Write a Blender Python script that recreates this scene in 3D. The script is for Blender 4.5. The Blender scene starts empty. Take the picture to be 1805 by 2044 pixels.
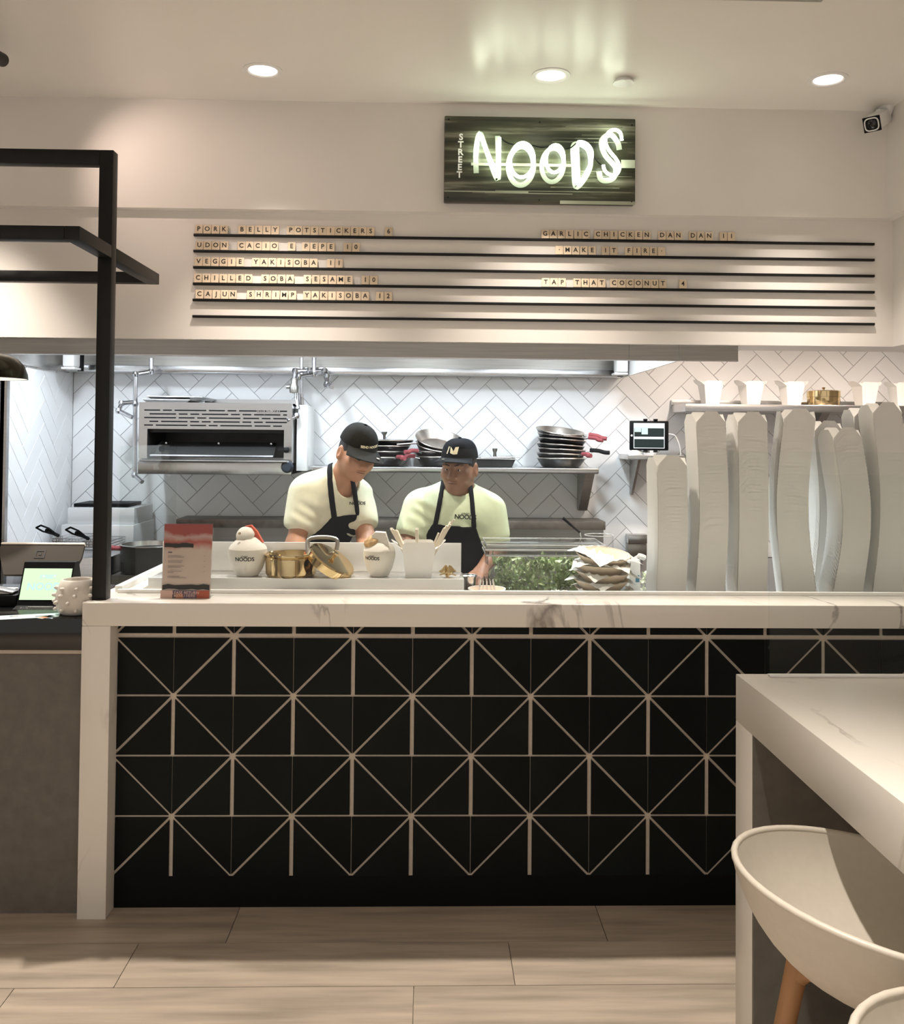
import bpy, bmesh, math, random
import numpy as np
from mathutils import Vector, Matrix, Euler, Quaternion
from mathutils.bvhtree import BVHTree

random.seed(7)
SC = bpy.context.scene
C = SC.collection
PI = math.pi

# ------------------------------------------------------------------ camera
# world: X right along the counter, Y into the kitchen (counter front = 0), Z up, metres
yaw, pitch, roll = 0.02455, 0.0232, 0.00839
fwd = Vector((math.sin(yaw) * math.cos(pitch), math.cos(yaw) * math.cos(pitch), math.sin(pitch)))
rgt = Vector((math.cos(yaw), -math.sin(yaw), 0))
upv = rgt.cross(fwd)
r2 = rgt * math.cos(roll) + upv * math.sin(roll)
u2 = upv * math.cos(roll) - rgt * math.sin(roll)
cam = bpy.data.cameras.new('camera')
cam.sensor_fit = 'HORIZONTAL'
cam.sensor_width = 36
cam.lens = 36 * 1850 / 1805
cam.shift_y = -(1022 - 830.5) / 1805
cam.clip_start = 0.05
camo = bpy.data.objects.new('camera', cam)
camo.matrix_world = Matrix(((r2.x, u2.x, -fwd.x, 0), (r2.y, u2.y, -fwd.y, -3.3), (r2.z, u2.z, -fwd.z, 1.6906), (0, 0, 0, 1)))
C.objects.link(camo)
SC.camera = camo

# ------------------------------------------------------------------ world and exposure
wd = bpy.data.worlds.new('world')
SC.world = wd
wd.use_nodes = True
wd.node_tree.nodes['Background'].inputs[0].default_value = (1.0, 0.93, 0.86, 1)
wd.node_tree.nodes['Background'].inputs[1].default_value = 0.50
SC.view_settings.view_transform = 'Standard'
SC.view_settings.look = 'None'
SC.view_settings.exposure = 0.6
SC.view_settings.gamma = 1.0
SC.view_settings.use_curve_mapping = False
WARM = (1.0, 0.89, 0.78)
COOL = (0.80, 0.90, 1.0)
ROOM_W = 112          # watts of one ceiling downlight
HOOD_W = 36          # watts of one hood lamp

# ------------------------------------------------------------------ helpers
def mat(name, col, rough=0.5, metal=0.0, spec=0.5, emit=None, es=0.0, trans=0.0, coat=0.0, alpha=1.0):
    m = bpy.data.materials.new(name)
    m.use_nodes = True
    b = m.node_tree.nodes['Principled BSDF']
    b.inputs['Base Color'].default_value = (*col, 1)
    b.inputs['Roughness'].default_value = rough
    b.inputs['Metallic'].default_value = metal
    b.inputs['Specular IOR Level'].default_value = spec
    b.inputs['Coat Weight'].default_value = coat
    b.inputs['Transmission Weight'].default_value = trans
    if emit:
        b.inputs['Emission Color'].default_value = (*emit, 1)
        b.inputs['Emission Strength'].default_value = es
    return m

def nd(m, t, **kw):
    n = m.node_tree.nodes.new(t)
    for k, v in kw.items():
        if k.startswith('i_'):
            n.inputs[int(k[2:])].default_value = v
        else:
            setattr(n, k, v)
    return n

def lk(m, a, ao, b, bi):
    m.node_tree.links.new(a.outputs[ao], b.inputs[bi])

def noisy(m, scale=8, amt=0.12, stretch=(1, 1, 1), detail=4, bump=0.0, bscale=None, coords='Object', rnd=0.0):
    """vary the base colour by +-amt with noise, optional bump and a per-object shift"""
    nt = m.node_tree
    b = nt.nodes['Principled BSDF']
    col = tuple(b.inputs['Base Color'].default_value)
    tc = nd(m, 'ShaderNodeTexCoord')
    mp = nd(m, 'ShaderNodeMapping')
    mp.inputs['Scale'].default_value = stretch
    lk(m, tc, coords, mp, 0)
    nz = nd(m, 'ShaderNodeTexNoise')
    nz.inputs['Scale'].default_value = scale
    nz.inputs['Detail'].default_value = detail
    lk(m, mp, 0, nz, 'Vector')
    rp = nd(m, 'ShaderNodeMapRange')
    rp.inputs['From Min'].default_value = 0.25
    rp.inputs['From Max'].default_value = 0.75
    rp.inputs['To Min'].default_value = 1 - amt
    rp.inputs['To Max'].default_value = 1 + amt
    lk(m, nz, 0, rp, 0)
    fac = rp
    if rnd:
        oi = nd(m, 'ShaderNodeObjectInfo')
        r2_ = nd(m, 'ShaderNodeMapRange')
        r2_.inputs['To Min'].default_value = 1 - rnd
        r2_.inputs['To Max'].default_value = 1 + rnd
        lk(m, oi, 'Random', r2_, 0)
        mu = nd(m, 'ShaderNodeMath', operation='MULTIPLY')
        lk(m, rp, 0, mu, 0)
        lk(m, r2_, 0, mu, 1)
        fac = mu
        ad = nd(m, 'ShaderNodeVectorMath', operation='ADD')
        lk(m, mp, 0, ad, 0)
        sc_ = nd(m, 'ShaderNodeMath', operation='MULTIPLY')
        sc_.inputs[1].default_value = 37.0
        lk(m, oi, 'Random', sc_, 0)
        lk(m, sc_, 0, ad, 1)
        lk(m, ad, 0, nz, 'Vector')
    mx = nd(m, 'ShaderNodeVectorMath', operation='SCALE')
    mx.inputs[0].default_value = col[:3]
    lk(m, fac, 0, mx, 'Scale')
    lk(m, mx, 0, b, 'Base Color')
    if bump:
        bp = nd(m, 'ShaderNodeBump')
        bp.inputs['Strength'].default_value = bump
        bp.inputs['Distance'].default_value = 0.01
        n2 = nz
        if bscale:
            n2 = nd(m, 'ShaderNodeTexNoise')
            n2.inputs['Scale'].default_value = bscale
            lk(m, mp, 0, n2, 'Vector')
        lk(m, n2, 0, bp, 'Height')
        lk(m, bp, 0, b, 'Normal')
    return m

def marble(name, col=(0.80, 0.76, 0.70), vein=(0.30, 0.27, 0.24), rough=0.18, scale=1.3, vw=0.012):
    m = mat(name, col, rough)
    b = m.node_tree.nodes['Principled BSDF']
    tc = nd(m, 'ShaderNodeTexCoord')
    mp = nd(m, 'ShaderNodeMapping')
    mp.inputs['Rotation'].default_value = (0.3, 0.5, 0.7)
    mp.inputs['Scale'].default_value = (1.5, 1.0, 0.8)
    lk(m, tc, 'Object', mp, 0)
    n1 = nd(m, 'ShaderNodeTexNoise')
    n1.inputs['Scale'].default_value = scale
    n1.inputs['Detail'].default_value = 7
    n1.inputs['Distortion'].default_value = 1.1
    lk(m, mp, 0, n1, 'Vector')
    a = nd(m, 'ShaderNodeMath', operation='SUBTRACT')
    a.inputs[1].default_value = 0.5
    lk(m, n1, 0, a, 0)
    ab = nd(m, 'ShaderNodeMath', operation='ABSOLUTE')
    lk(m, a, 0, ab, 0)
    r = nd(m, 'ShaderNodeMapRange')
    r.inputs['From Min'].default_value = 0.0
    r.inputs['From Max'].default_value = vw
    r.inputs['To Min'].default_value = 1.0
    r.inputs['To Max'].default_value = 0.0
    lk(m, ab, 0, r, 0)
    n2 = nd(m, 'ShaderNodeTexNoise')
    n2.inputs['Scale'].default_value = 2.3
    lk(m, mp, 0, n2, 'Vector')
    r2_ = nd(m, 'ShaderNodeMapRange')
    r2_.inputs['From Min'].default_value = 0.485
    r2_.inputs['From Max'].default_value = 0.66
    lk(m, n2, 0, r2_, 0)
    mu = nd(m, 'ShaderNodeMath', operation='MULTIPLY')
    lk(m, r, 0, mu, 0)
    lk(m, r2_, 0, mu, 1)
    mx = nd(m, 'ShaderNodeMix', data_type='RGBA')
    mx.inputs['A'].default_value = (*col, 1)
    mx.inputs['B'].default_value = (*vein, 1)
    lk(m, mu, 0, mx, 'Factor')
    lk(m, mx, 'Result', b, 'Base Color')
    return m

def glass(name, tint=(0.982, 0.992, 0.986), refl=0.6):
    """architectural pane: Fresnel reflection at the faces one looks at, tinted straight-through light"""
    m = bpy.data.materials.new(name)
    m.use_nodes = True
    nt = m.node_tree
    nt.nodes.remove(nt.nodes['Principled BSDF'])
    out = nt.nodes['Material Output']
    tr = nd(m, 'ShaderNodeBsdfTransparent')
    tr.inputs[0].default_value = (*tint, 1)
    gl = nd(m, 'ShaderNodeBsdfGlossy')
    gl.inputs['Roughness'].default_value = 0.0
    fr = nd(m, 'ShaderNodeFresnel')
    fr.inputs[0].default_value = 1.5
    ge = nd(m, 'ShaderNodeNewGeometry')
    inv = nd(m, 'ShaderNodeMath', operation='SUBTRACT')
    inv.inputs[0].default_value = refl
    lk(m, ge, 'Backfacing', inv, 1)
    inv.use_clamp = True
    mu = nd(m, 'ShaderNodeMath', operation='MULTIPLY')
    lk(m, fr, 0, mu, 0)
    lk(m, inv, 0, mu, 1)
    mx = nd(m, 'ShaderNodeMixShader')
    lk(m, mu, 0, mx, 0)
    lk(m, tr, 0, mx, 1)
    lk(m, gl, 0, mx, 2)
    lk(m, mx, 0, out, 0)
    return m

M = {}
M['paint'] = noisy(mat('wall_paint', (0.80, 0.76, 0.715), 0.55), 3, 0.02)
M['ceil'] = noisy(mat('ceiling_paint', (0.86, 0.83, 0.775), 0.26, spec=0.4), 2, 0.02)
M['marble'] = marble('marble_slab')
M['marble_bar'] = marble('marble_bar', (0.80, 0.765, 0.71), (0.42, 0.38, 0.34), 0.3, 1.0, 0.008)
M['grout'] = noisy(mat('grout_beige', (0.62, 0.54, 0.45), 0.85), 60, 0.06)
M['blacktile'] = noisy(mat('black_glazed_tile', (0.0045, 0.0065, 0.0068), 0.42, spec=0.12), 5, 0.35, rnd=0.25)
M['black'] = mat('black_paint', (0.003, 0.0035, 0.0045), 0.5, spec=0.15)
M['blackmetal'] = noisy(mat('black_metal', (0.008, 0.008, 0.008), 0.45, spec=0.25), 30, 0.2)
M['steel'] = noisy(mat('brushed_steel', (0.60, 0.60, 0.60), 0.26, 1.0), 4, 0.06, (1, 1, 40))
M['steel2'] = noisy(mat('dull_steel', (0.34, 0.325, 0.30), 0.36, 1.0), 4, 0.1, (1, 1, 30))
M['chrome'] = mat('galvanised_pipe', (0.62, 0.62, 0.64), 0.22, 1.0)
M['whitetile'] = noisy(mat('white_glazed_tile', (0.80, 0.80, 0.80), 0.14), 3, 0.02, rnd=0.025)
M['wgrout'] = mat('grey_grout', (0.40, 0.40, 0.41), 0.9)
M['glass'] = glass('pane_glass')
M['edge'] = mat('glass_edge', (0.10, 0.22, 0.18), 0.1, trans=0.3)
M['edgepale'] = mat('glass_edge_pale', (0.75, 0.75, 0.62), 0.3)
M['acrylic'] = glass('clear_acrylic', (0.985, 0.985, 0.985), 0.8)
M['whitemetal'] = mat('white_metal', (0.78, 0.77, 0.75), 0.28)
M['white'] = mat('white_matte', (0.82, 0.81, 0.79), 0.5)
M['paper'] = mat('white_card', (0.88, 0.865, 0.83), 0.6)
M['gold'] = mat('polished_gold', (0.72, 0.55, 0.30), 0.10, 1.0)
M['coconut'] = noisy(mat('shaved_coconut', (0.76, 0.72, 0.64), 0.6), 9, 0.05, bump=0.1, bscale=60)
M['ink'] = mat('black_ink', (0.01, 0.01, 0.01), 0.6)
M['darkink'] = mat('dark_print', (0.03, 0.03, 0.028), 0.6)
M['grey'] = noisy(mat('grey_laminate', (0.150, 0.138, 0.120), 0.55, spec=0.25), 25, 0.12)
M['redhandle'] = mat('red_silicone', (0.27, 0.050, 0.058), 0.6)
M['pan'] = noisy(mat('pan_dark', (0.020, 0.019, 0.018), 0.35, 0.4), 14, 0.4)
M['pansteel'] = noisy(mat('pan_inside', (0.52, 0.47, 0.42), 0.30, 0.9), 9, 0.35)

def tagit(o, label=None, cat=None, group=None, kind=None):
    if label: o['label'] = label
    if cat: o['category'] = cat
    if group: o['group'] = group
    if kind: o['kind'] = kind
    return o

def thing(name, label, cat, loc=(0, 0, 0), group=None, rz=0.0):
    o = bpy.data.objects.new(name, None)
    C.objects.link(o)
    o.location = loc
    o.rotation_euler = (0, 0, rz)
    o.empty_display_size = 0.05
    return tagit(o, label, cat, group)

def struct(name, loc=(0, 0, 0)):
    o = bpy.data.objects.new(name, None)
    C.objects.link(o)
    o.location = loc
    o['kind'] = 'structure'
    return o

def root_of(p):
    v = Vector((0, 0, 0))
    while p is not None:
        v += p.location
        p = p.parent
    return v

def finish(bm, smooth=0.0):
    me = bpy.data.meshes.new('mesh')
    bmesh.ops.recalc_face_normals(bm, faces=bm.faces)
    bm.to_mesh(me)
    bm.free()
    if smooth:
        me.polygons.foreach_set('use_smooth', [True] * len(me.polygons))
        me.set_sharp_from_angle(angle=smooth)
    return me

def obj(name, bm, m, parent=None, smooth=0.6, local=False):
    """link a mesh (built in world coordinates unless local) under its parent"""
    me = finish(bm, smooth) if isinstance(bm, bmesh.types.BMesh) else bm
    if parent is not None and not local:
        me.transform(Matrix.Translation(-root_of(parent)))
    ms = m if isinstance(m, (list, tuple)) else [m]
    me.materials.clear()
    for k in ms:
        me.materials.append(M[k] if isinstance(k, str) else k)
    o = bpy.data.objects.new(name, me)
    C.objects.link(o)
    o.parent = parent
    return o

def inst(name, me, parent=None, loc=(0, 0, 0), rot=(0, 0, 0), scale=(1, 1, 1)):
    o = bpy.data.objects.new(name, me)
    C.objects.link(o)
    o.parent = parent
    o.location = loc
    o.rotation_euler = rot
    o.scale = scale
    return o

def dup(o, parent=None, loc=None, rot=None, **tags):
    c = o.copy()
    C.objects.link(c)
    c.parent = parent
    if loc is not None: c.location = loc
    if rot is not None: c.rotation_euler = rot
    for k, v in tags.items(): c[k] = v
    for ch in list(o.children):
        dup(ch, c)
    return c

def B():
    return bmesh.new()

def box(bm, x0, x1, y0, y1, z0, z1, bev=0.0, mi=0, rot=None, piv=None):
    g = bmesh.ops.create_cube(bm, size=1.0)
    vs = g['verts']
    T = Matrix.Translation(((x0 + x1) / 2, (y0 + y1) / 2, (z0 + z1) / 2)) @ Matrix.Diagonal((abs(x1 - x0), abs(y1 - y0), abs(z1 - z0), 1))
    bmesh.ops.transform(bm, matrix=T, verts=vs)
    fs = set(f for v in vs for f in v.link_faces)
    if bev:
        es = list(set(e for v in vs for e in v.link_edges))
        r = bmesh.ops.bevel(bm, geom=es, offset=bev, segments=2, affect='EDGES', profile=0.5)
        fs = set(r['faces']) | set(f for f in fs if f.is_valid)
        vs = list(set(v for f in fs for v in f.verts))
    if rot is not None:
        p = Vector(piv) if piv is not None else Vector(((x0 + x1) / 2, (y0 + y1) / 2, (z0 + z1) / 2))
        bmesh.ops.transform(bm, matrix=Matrix.Translation(p) @ rot.to_4x4() @ Matrix.Translation(-p), verts=vs)
    for f in fs:
        if f.is_valid: f.material_index = mi
    return bm

def lathe(bm, prof, seg=32, at=(0, 0, 0), mi=0, squash=(1, 1), rot=None):
    """revolve (r, z) points about Z"""
    rings = []
    at = Vector(at)
    for r, z in prof:
        if r < 1e-6:
            p = Vector((0, 0, z))
            if rot is not None: p = rot @ p
            rings.append([bm.verts.new(at + p)])
        else:
            ring = []
            for i in range(seg):
                a = 2 * PI * i / seg
                p = Vector((r * math.cos(a) * squash[0], r * math.sin(a) * squash[1], z))
                if rot is not None: p = rot @ p
                ring.append(bm.verts.new(at + p))
            rings.append(ring)
    for a, b in zip(rings[:-1], rings[1:]):
        for i in range(seg):
            j = (i + 1) % seg
            try:
                if len(a) == 1 and len(b) == 1: continue
                if len(a) == 1: f = bm.faces.new((a[0], b[i], b[j]))
                elif len(b) == 1: f = bm.faces.new((a[i], a[j], b[0]))
                else: f = bm.faces.new((a[i], a[j], b[j], b[i]))
                f.material_index = mi
            except ValueError:
                pass
    return bm

def tube(bm, pts, r, seg=10, closed=False, mi=0, cap=True):
    """sweep a circle along points; r is one radius or one for each point"""
    pts = [Vector(p) for p in pts]
    n = len(pts)
    rs = r if isinstance(r, (list, tuple)) else [r] * n
    rings = []
    prev = None
    for i, p in enumerate(pts):
        if closed: t = pts[(i + 1) % n] - pts[i - 1]
        elif i == 0: t = pts[1] - p
        elif i == n - 1: t = p - pts[-2]
        else: t = (pts[i + 1] - p).normalized() + (p - pts[i - 1]).normalized()
        t.normalize()
        if prev is None:
            a = t.orthogonal().normalized()
        else:
            a = (prev - t * prev.dot(t))
            a = a.normalized() if a.length > 1e-6 else t.orthogonal().normalized()
        prev = a
        b = t.cross(a)
        rings.append([bm.verts.new(p + (a * math.cos(2 * PI * k / seg) + b * math.sin(2 * PI * k / seg)) * rs[i]) for k in range(seg)])
    m = n if closed else n - 1
    for i in range(m):
        a, b = rings[i], rings[(i + 1) % n]
        for k in range(seg):
            f = bm.faces.new((a[k], a[(k + 1) % seg], b[(k + 1) % seg], b[k]))
            f.material_index = mi
    if cap and not closed:
        for ring in (rings[0][::-1], rings[-1]):
            f = bm.faces.new(ring)
            f.material_index = mi
    return bm

def prism(bm, poly, d0, d1, axis='y', mi=0):
    """extrude a 2-D polygon: axis y takes (x,z), axis x takes (y,z), axis z takes (x,y)"""
    def mk(p, d):
        if axis == 'y': return (p[0], d, p[1])
        if axis == 'x': return (d, p[0], p[1])
        return (p[0], p[1], d)
    a = [bm.verts.new(mk(p, d0)) for p in poly]
    b = [bm.verts.new(mk(p, d1)) for p in poly]
    n = len(poly)
    fs = [bm.faces.new(a), bm.faces.new(b[::-1])]
    for i in range(n):
        fs.append(bm.faces.new((a[i], b[i], b[(i + 1) % n], a[(i + 1) % n])))
    for f in fs: f.material_index = mi
    return bm

def quad(bm, pts, mi=0):
    f = bm.faces.new([bm.verts.new(p) for p in pts])
    f.material_index = mi
    return f

def smoothpath(pts, n=8, closed=False):
    """Catmull-Rom through points"""
    P = [Vector(p) for p in pts]
    out = []
    L = len(P)
    rng = range(L) if closed else range(L - 1)
    for i in rng:
        p0 = P[i - 1] if (closed or i > 0) else P[0]
        p1, p2 = P[i], P[(i + 1) % L]
        p3 = P[(i + 2) % L] if (closed or i + 2 < L) else P[-1]
        for k in range(n):
            t = k / n
            out.append(0.5 * ((2 * p1) + (p2 - p0) * t + (2 * p0 - 5 * p1 + 4 * p2 - p3) * t * t + (3 * p1 - p0 - 3 * p2 + p3) * t ** 3))
    if not closed: out.append(P[-1])
    return out

def clip(poly, a, b, c):
    """keep a*x+b*y<=c"""
    out = []
    for i in range(len(poly)):
        p, q = poly[i], poly[(i + 1) % len(poly)]
        dp, dq = a * p[0] + b * p[1] - c, a * q[0] + b * q[1] - c
        if dp <= 1e-9: out.append(p)
        if (dp < -1e-9 and dq > 1e-9) or (dp > 1e-9 and dq < -1e-9):
            t = dp / (dp - dq)
            out.append((p[0] + (q[0] - p[0]) * t, p[1] + (q[1] - p[1]) * t))
    return out

def area(poly):
    return abs(sum(poly[i][0] * poly[(i + 1) % len(poly)][1] - poly[(i + 1) % len(poly)][0] * poly[i][1] for i in range(len(poly)))) / 2

TXT = {}
def text_mesh(s, size=1.0, extrude=0.0, bold=0.0, spacing=1.0):
    """a text as a mesh in its XY plane, centred, at z=0"""
    key = (s, size, extrude, bold, spacing)
    if key in TXT: return TXT[key].copy()
    cu = bpy.data.curves.new('text', 'FONT')
    cu.body = s
    cu.size = 1.0
    cu.align_x = 'CENTER'
    cu.align_y = 'CENTER'
    cu.extrude = extrude / size
    cu.offset = bold / size
    cu.space_character = spacing
    cu.resolution_u = 3
    o = bpy.data.objects.new('text', cu)
    C.objects.link(o)
    dg = bpy.context.evaluated_depsgraph_get()
    me = bpy.data.meshes.new_from_object(o.evaluated_get(dg))
    bpy.data.objects.remove(o)
    bpy.data.curves.remove(cu)
    me.transform(Matrix.Scale(size, 4))
    TXT[key] = me
    return me.copy()

RX90 = Matrix.Rotation(PI / 2, 4, 'X')   # text plane to a wall that faces the viewer

def spot(name, loc, watts, col=WARM, ang=2.2, blend=0.7, rad=0.05, aim=None, parent=None):
    l = bpy.data.lights.new(name, 'SPOT')
    l.energy = watts
    l.color = col
    l.spot_size = ang
    l.spot_blend = blend
    l.shadow_soft_size = rad
    o = bpy.data.objects.new(name, l)
    C.objects.link(o)
    o.location = loc
    if aim is not None:
        o.rotation_euler = (Vector(aim) - Vector(loc)).to_track_quat('-Z', 'Y').to_euler()
    if parent is not None:
        o.parent = parent
        o.location = Vector(loc) - root_of(parent)
    return o

# ------------------------------------------------------------------ room shell
ZC = 3.197           # ceiling
YU, YL = 0.85, 0.90  # upper and lower faces of the bulkhead over the counter
XR = 2.078           # face of the bulkhead that turns towards the viewer on the right
ZB = 2.125           # underside of the bulkhead
ZG = 2.706           # step between its upper and lower faces
LIGHTS = [(-0.6978, 0.5017, 3.1970), (0.4920, 0.4998, 3.1970), (1.6486, 0.4893, 3.1970)]
FILL_LIGHTS = [(-2.0, 0.49, ZC)] + [(x, y, ZC) for y in (-2.05, -3.5) for x in (-2.0, -0.74, 0.40)] + [(1.75, -3.9, ZC)]  # added out of view; bounce off the floor brightens the ceiling

# ceiling with round cut-outs for the downlights
bm = B()
rect = [(-5, -4.6), (5, -4.6), (5, 0.86), (-5, 0.86)]
vs = [bm.verts.new((x, y, ZC)) for x, y in rect]
edges = [bm.edges.new((vs[i], vs[(i + 1) % 4])) for i in range(4)]
RD = 0.062
for lx, ly, lz in LIGHTS + FILL_LIGHTS:
    ring = [bm.verts.new((lx + RD * math.cos(2 * PI * i / 32), ly + RD * math.sin(2 * PI * i / 32), ZC)) for i in range(32)]
    edges += [bm.edges.new((ring[i], ring[(i + 1) % 32])) for i in range(32)]
bmesh.ops.triangle_fill(bm, use_beauty=True, edges=edges)
ceiling = obj('ceiling', bm, 'ceil', smooth=0)
ceiling['kind'] = 'structure'
M['lampwhite'] = mat('lamp_glow', (1, 1, 1), 0.5, emit=(1.0, 0.93, 0.84), es=9)
M['trimwhite'] = mat('trim_white', (0.85, 0.84, 0.82), 0.35)
def downlight(loc, label, group, ang=1.32, watts=ROOM_W):
    t = thing('recessed_downlight', label, 'downlight', loc, group)
    b = B()
    lathe(b, [(RD + 0.018, 0.0), (RD + 0.018, -0.004), (RD + 0.002, -0.006), (RD - 0.004, -0.002), (RD - 0.004, 0.0), (0.046, 0.055), (0.046, 0.075), (0, 0.075)], 40, loc)
    obj('trim_ring', b, 'trimwhite', t, smooth=0.7)
    b = B()
    lathe(b, [(0, 0.050), (0.036, 0.050), (0.040, 0.06), (0, 0.06)], 32, loc)
    obj('lamp', b, 'lampwhite', t)
    spot('downlight_beam', (loc[0], loc[1], loc[2] - 0.012), watts, WARM, ang, 1.0, 0.03, parent=t)
names = ['recessed round ceiling downlight left of the neon sign', 'recessed round ceiling downlight above the neon sign', 'recessed round ceiling downlight at the right near the white camera']
for p, n in zip(LIGHTS, names): downlight(p, n, 'ceiling downlights over the counter')
for p in FILL_LIGHTS: downlight(p, 'unseen ceiling downlight added as fill over the seating floor', 'unseen downlights added as fill light', 1.2, ROOM_W * 1.9)

# sprinkler cover plate
sl = (0.8009, 0.5285, 3.1970)
t = thing('sprinkler_cover', 'small flat white disc on the ceiling beside the middle downlight', 'sprinkler cover', sl)
b = B(); lathe(b, [(0, 0), (0.03, 0), (0.03, -0.012), (0.044, -0.014), (0.044, -0.019), (0, -0.019)], 32, sl)
obj('plate', b, 'trimwhite', t)
b = B(); box(b, sl[0] - 0.01, sl[0] + 0.004, sl[1] - 0.05, sl[1] - 0.03, sl[2] - 0.024, sl[2] - 0.018, 0.002)
obj('test_tab', b, 'trimwhite', t)

# lowered edge of the ceiling that just enters the top of the picture
cp = (1.3250, -0.2035, 3.1850)
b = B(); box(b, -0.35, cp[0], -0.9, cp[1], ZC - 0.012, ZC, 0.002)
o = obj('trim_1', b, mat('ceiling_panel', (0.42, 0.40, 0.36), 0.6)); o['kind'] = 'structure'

# floor: slab and planks laid along the counter
floor = struct('floor', (0, 0, 0))
b = B(); box(b, -5, 5, -6, 3.2, -0.06, -0.008)
obj('subfloor', b, mat('floor_joint', (0.34, 0.30, 0.255), 0.8), floor)
M['plank'] = noisy(mat('pale_wood_plank', (0.43, 0.365, 0.295), 0.42, spec=0.35), 2.2, 0.30, (1, 11, 11), 7, coords='Object', rnd=0.05)
edgesY = [0.10, -0.153, -0.402, -0.652, -0.902, -1.152, -1.402, -1.652, -1.902]
jo = {0: [-0.663, 0.617], 1: [0.281 + 0.0, -0.95], 2: [-0.032, 1.19, -1.25]}
for i in range(len(edgesY) - 1):
    y1, y0 = edgesY[i], edgesY[i + 1]
    js = sorted(jo.get(i, [random.uniform(-1.6, -0.9), random.uniform(-0.2, 0.3), random.uniform(1.0, 1.5)]))
    xs = [-3.4] + ([-1.9] if js[0] > -1.4 else []) + js + [2.0, 3.4]
    xs = sorted(xs)
    for x0, x1 in zip(xs[:-1], xs[1:]):
        b = B(); g = 0.0013
        box(b, x0 + g, x1 - g, y0 + g, y1 - g, -0.008, 0.0)
        me = finish(b)
        me.transform(Matrix.Translation((-(x0 + x1) / 2, -(y0 + y1) / 2, 0)))
        me.materials.append(M['plank'])
        inst('plank', me, floor, ((x0 + x1) / 2, (y0 + y1) / 2, 0))
b = B(); box(b, -3.4, 3.4, -6, -1.902, -0.008, 0.0)
obj('plank_field', b, 'plank', floor)
b = B(); box(b, -3.4, 3.4, 0.10, 2.6, -0.008, 0.0)
obj('kitchen_floor', b, mat('quarry_tile', (0.14, 0.09, 0.07), 0.6), floor)

# bulkhead over the counter (stepped) and its return on the right
b = B()
box(b, -5, XR, YU, YU + 0.3, ZG, ZC + 0.01)
box(b, -5, XR + 0.05, YL, YL + 0.25, ZB, ZG)
wb = obj('wall_front', b, 'paint', smooth=0); wb['kind'] = 'structure'
b = B()
box(b, XR, XR + 0.3, -6, YU + 0.3, ZG, ZC + 0.01)
box(b, XR + 0.05, XR + 0.3, -6, YL + 0.25, ZB, ZG)
wr = obj('wall_right', b, 'paint', smooth=0); wr['kind'] = 'structure'

# kitchen walls with herringbone tile
YW, XL = 2.55, -2.232
TW = 0.0979; TL = 3 * TW; TG = 0.0030
def herringbone(wall, region, origin, to3, base, nrm_depth=0.005):
    """region (a0,a1,z0,z1) along the wall; to3(a,z,d) is an offset on the wall, base(a,z) the world point"""
    a0, a1, z0, z1 = region
    s = math.sqrt(0.5)
    def uv2(u, v): return (origin[0] + (u + v) * s, origin[1] + (v - u) * s)
    for i in range(-60, 60):
        for j in range(-16, 16):
            for kind in (0, 1):
                u = i * TW + j * TL; v = -i * TW + j * TL
                if kind == 0: r = [(u, v), (u + TL, v), (u + TL, v + TW), (u, v + TW)]
                else: r = [(u + TL, v), (u + TL + TW, v), (u + TL + TW, v + TL), (u + TL, v + TL)]
                g = TG / 2
                us = [p[0] for p in r]; vv = [p[1] for p in r]
                r = [(min(us) + g, min(vv) + g), (max(us) - g, min(vv) + g), (max(us) - g, max(vv) - g), (min(us) + g, max(vv) - g)]
                p = [uv2(*q) for q in r]
                if max(q[0] for q in p) < a0 or min(q[0] for q in p) > a1 or max(q[1] for q in p) < z0 or min(q[1] for q in p) > z1: continue
                p = clip(p, 1, 0, a1); p = clip(p, -1, 0, -a0); p = clip(p, 0, 1, z1); p = clip(p, 0, -1, -z0)
                if len(p) < 3 or area(p) < 4e-4: continue
                ca = sum(q[0] for q in p) / len(p); cz = sum(q[1] for q in p) / len(p)
                bm = B()
                lo = [bm.verts.new(to3(q[0] - ca, q[1] - cz, 0.0)) for q in p]
                sh = 0.0012
                def inn(q):
                    d = math.hypot(q[0] - ca, q[1] - cz)
                    k = (d - sh * 1.4) / d
                    return ((q[0] - ca) * k, (q[1] - cz) * k)
                mid = [bm.verts.new(to3(q[0] - ca, q[1] - cz, nrm_depth * 0.75)) for q in p]
                hi = [bm.verts.new(to3(*inn(q), nrm_depth)) for q in p]
                m = len(p)
                for k in range(m):
                    bm.faces.new((lo[k], lo[(k + 1) % m], mid[(k + 1) % m], mid[k]))
                    bm.faces.new((mid[k], mid[(k + 1) % m], hi[(k + 1) % m], hi[k]))
                bm.faces.new(hi)
                me = finish(bm)
                me.materials.append(M['whitetile'])
                inst('tile', me, wall, Vector(base(ca, cz)) - root_of(wall))

wk = struct('wall_back', (0, YW, 0))
b = B(); box(b, XL - 0.1, 4.2, YW, YW + 0.12, 0, 3.2)
obj('grout_bed', b, 'wgrout', wk)
herringbone(wk, (XL + 0.007, 3.25, 0.95, 2.30), (0.7681, 1.8915),
            lambda a, z, d: (a, -d, z), lambda a, z: (a, YW, z))
wl = struct('wall_left', (XL, 2.0, 0))
b = B(); box(b, XL - 0.022, XL, 1.62, YW, 0, 2.6)
obj('grout_bed', b, 'wgrout', wl)
herringbone(wl, (1.655, YW - 0.007, 1.0, 2.25), (2.05, 1.83),
            lambda a, z, d: (d, a, z), lambda a, z: (XL, a, z))
b = B(); box(b, XL - 0.02, XL + 0.014, 1.62, 1.652, 0, 2.25)
obj('end_trim', b, 'steel', wl)
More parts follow.
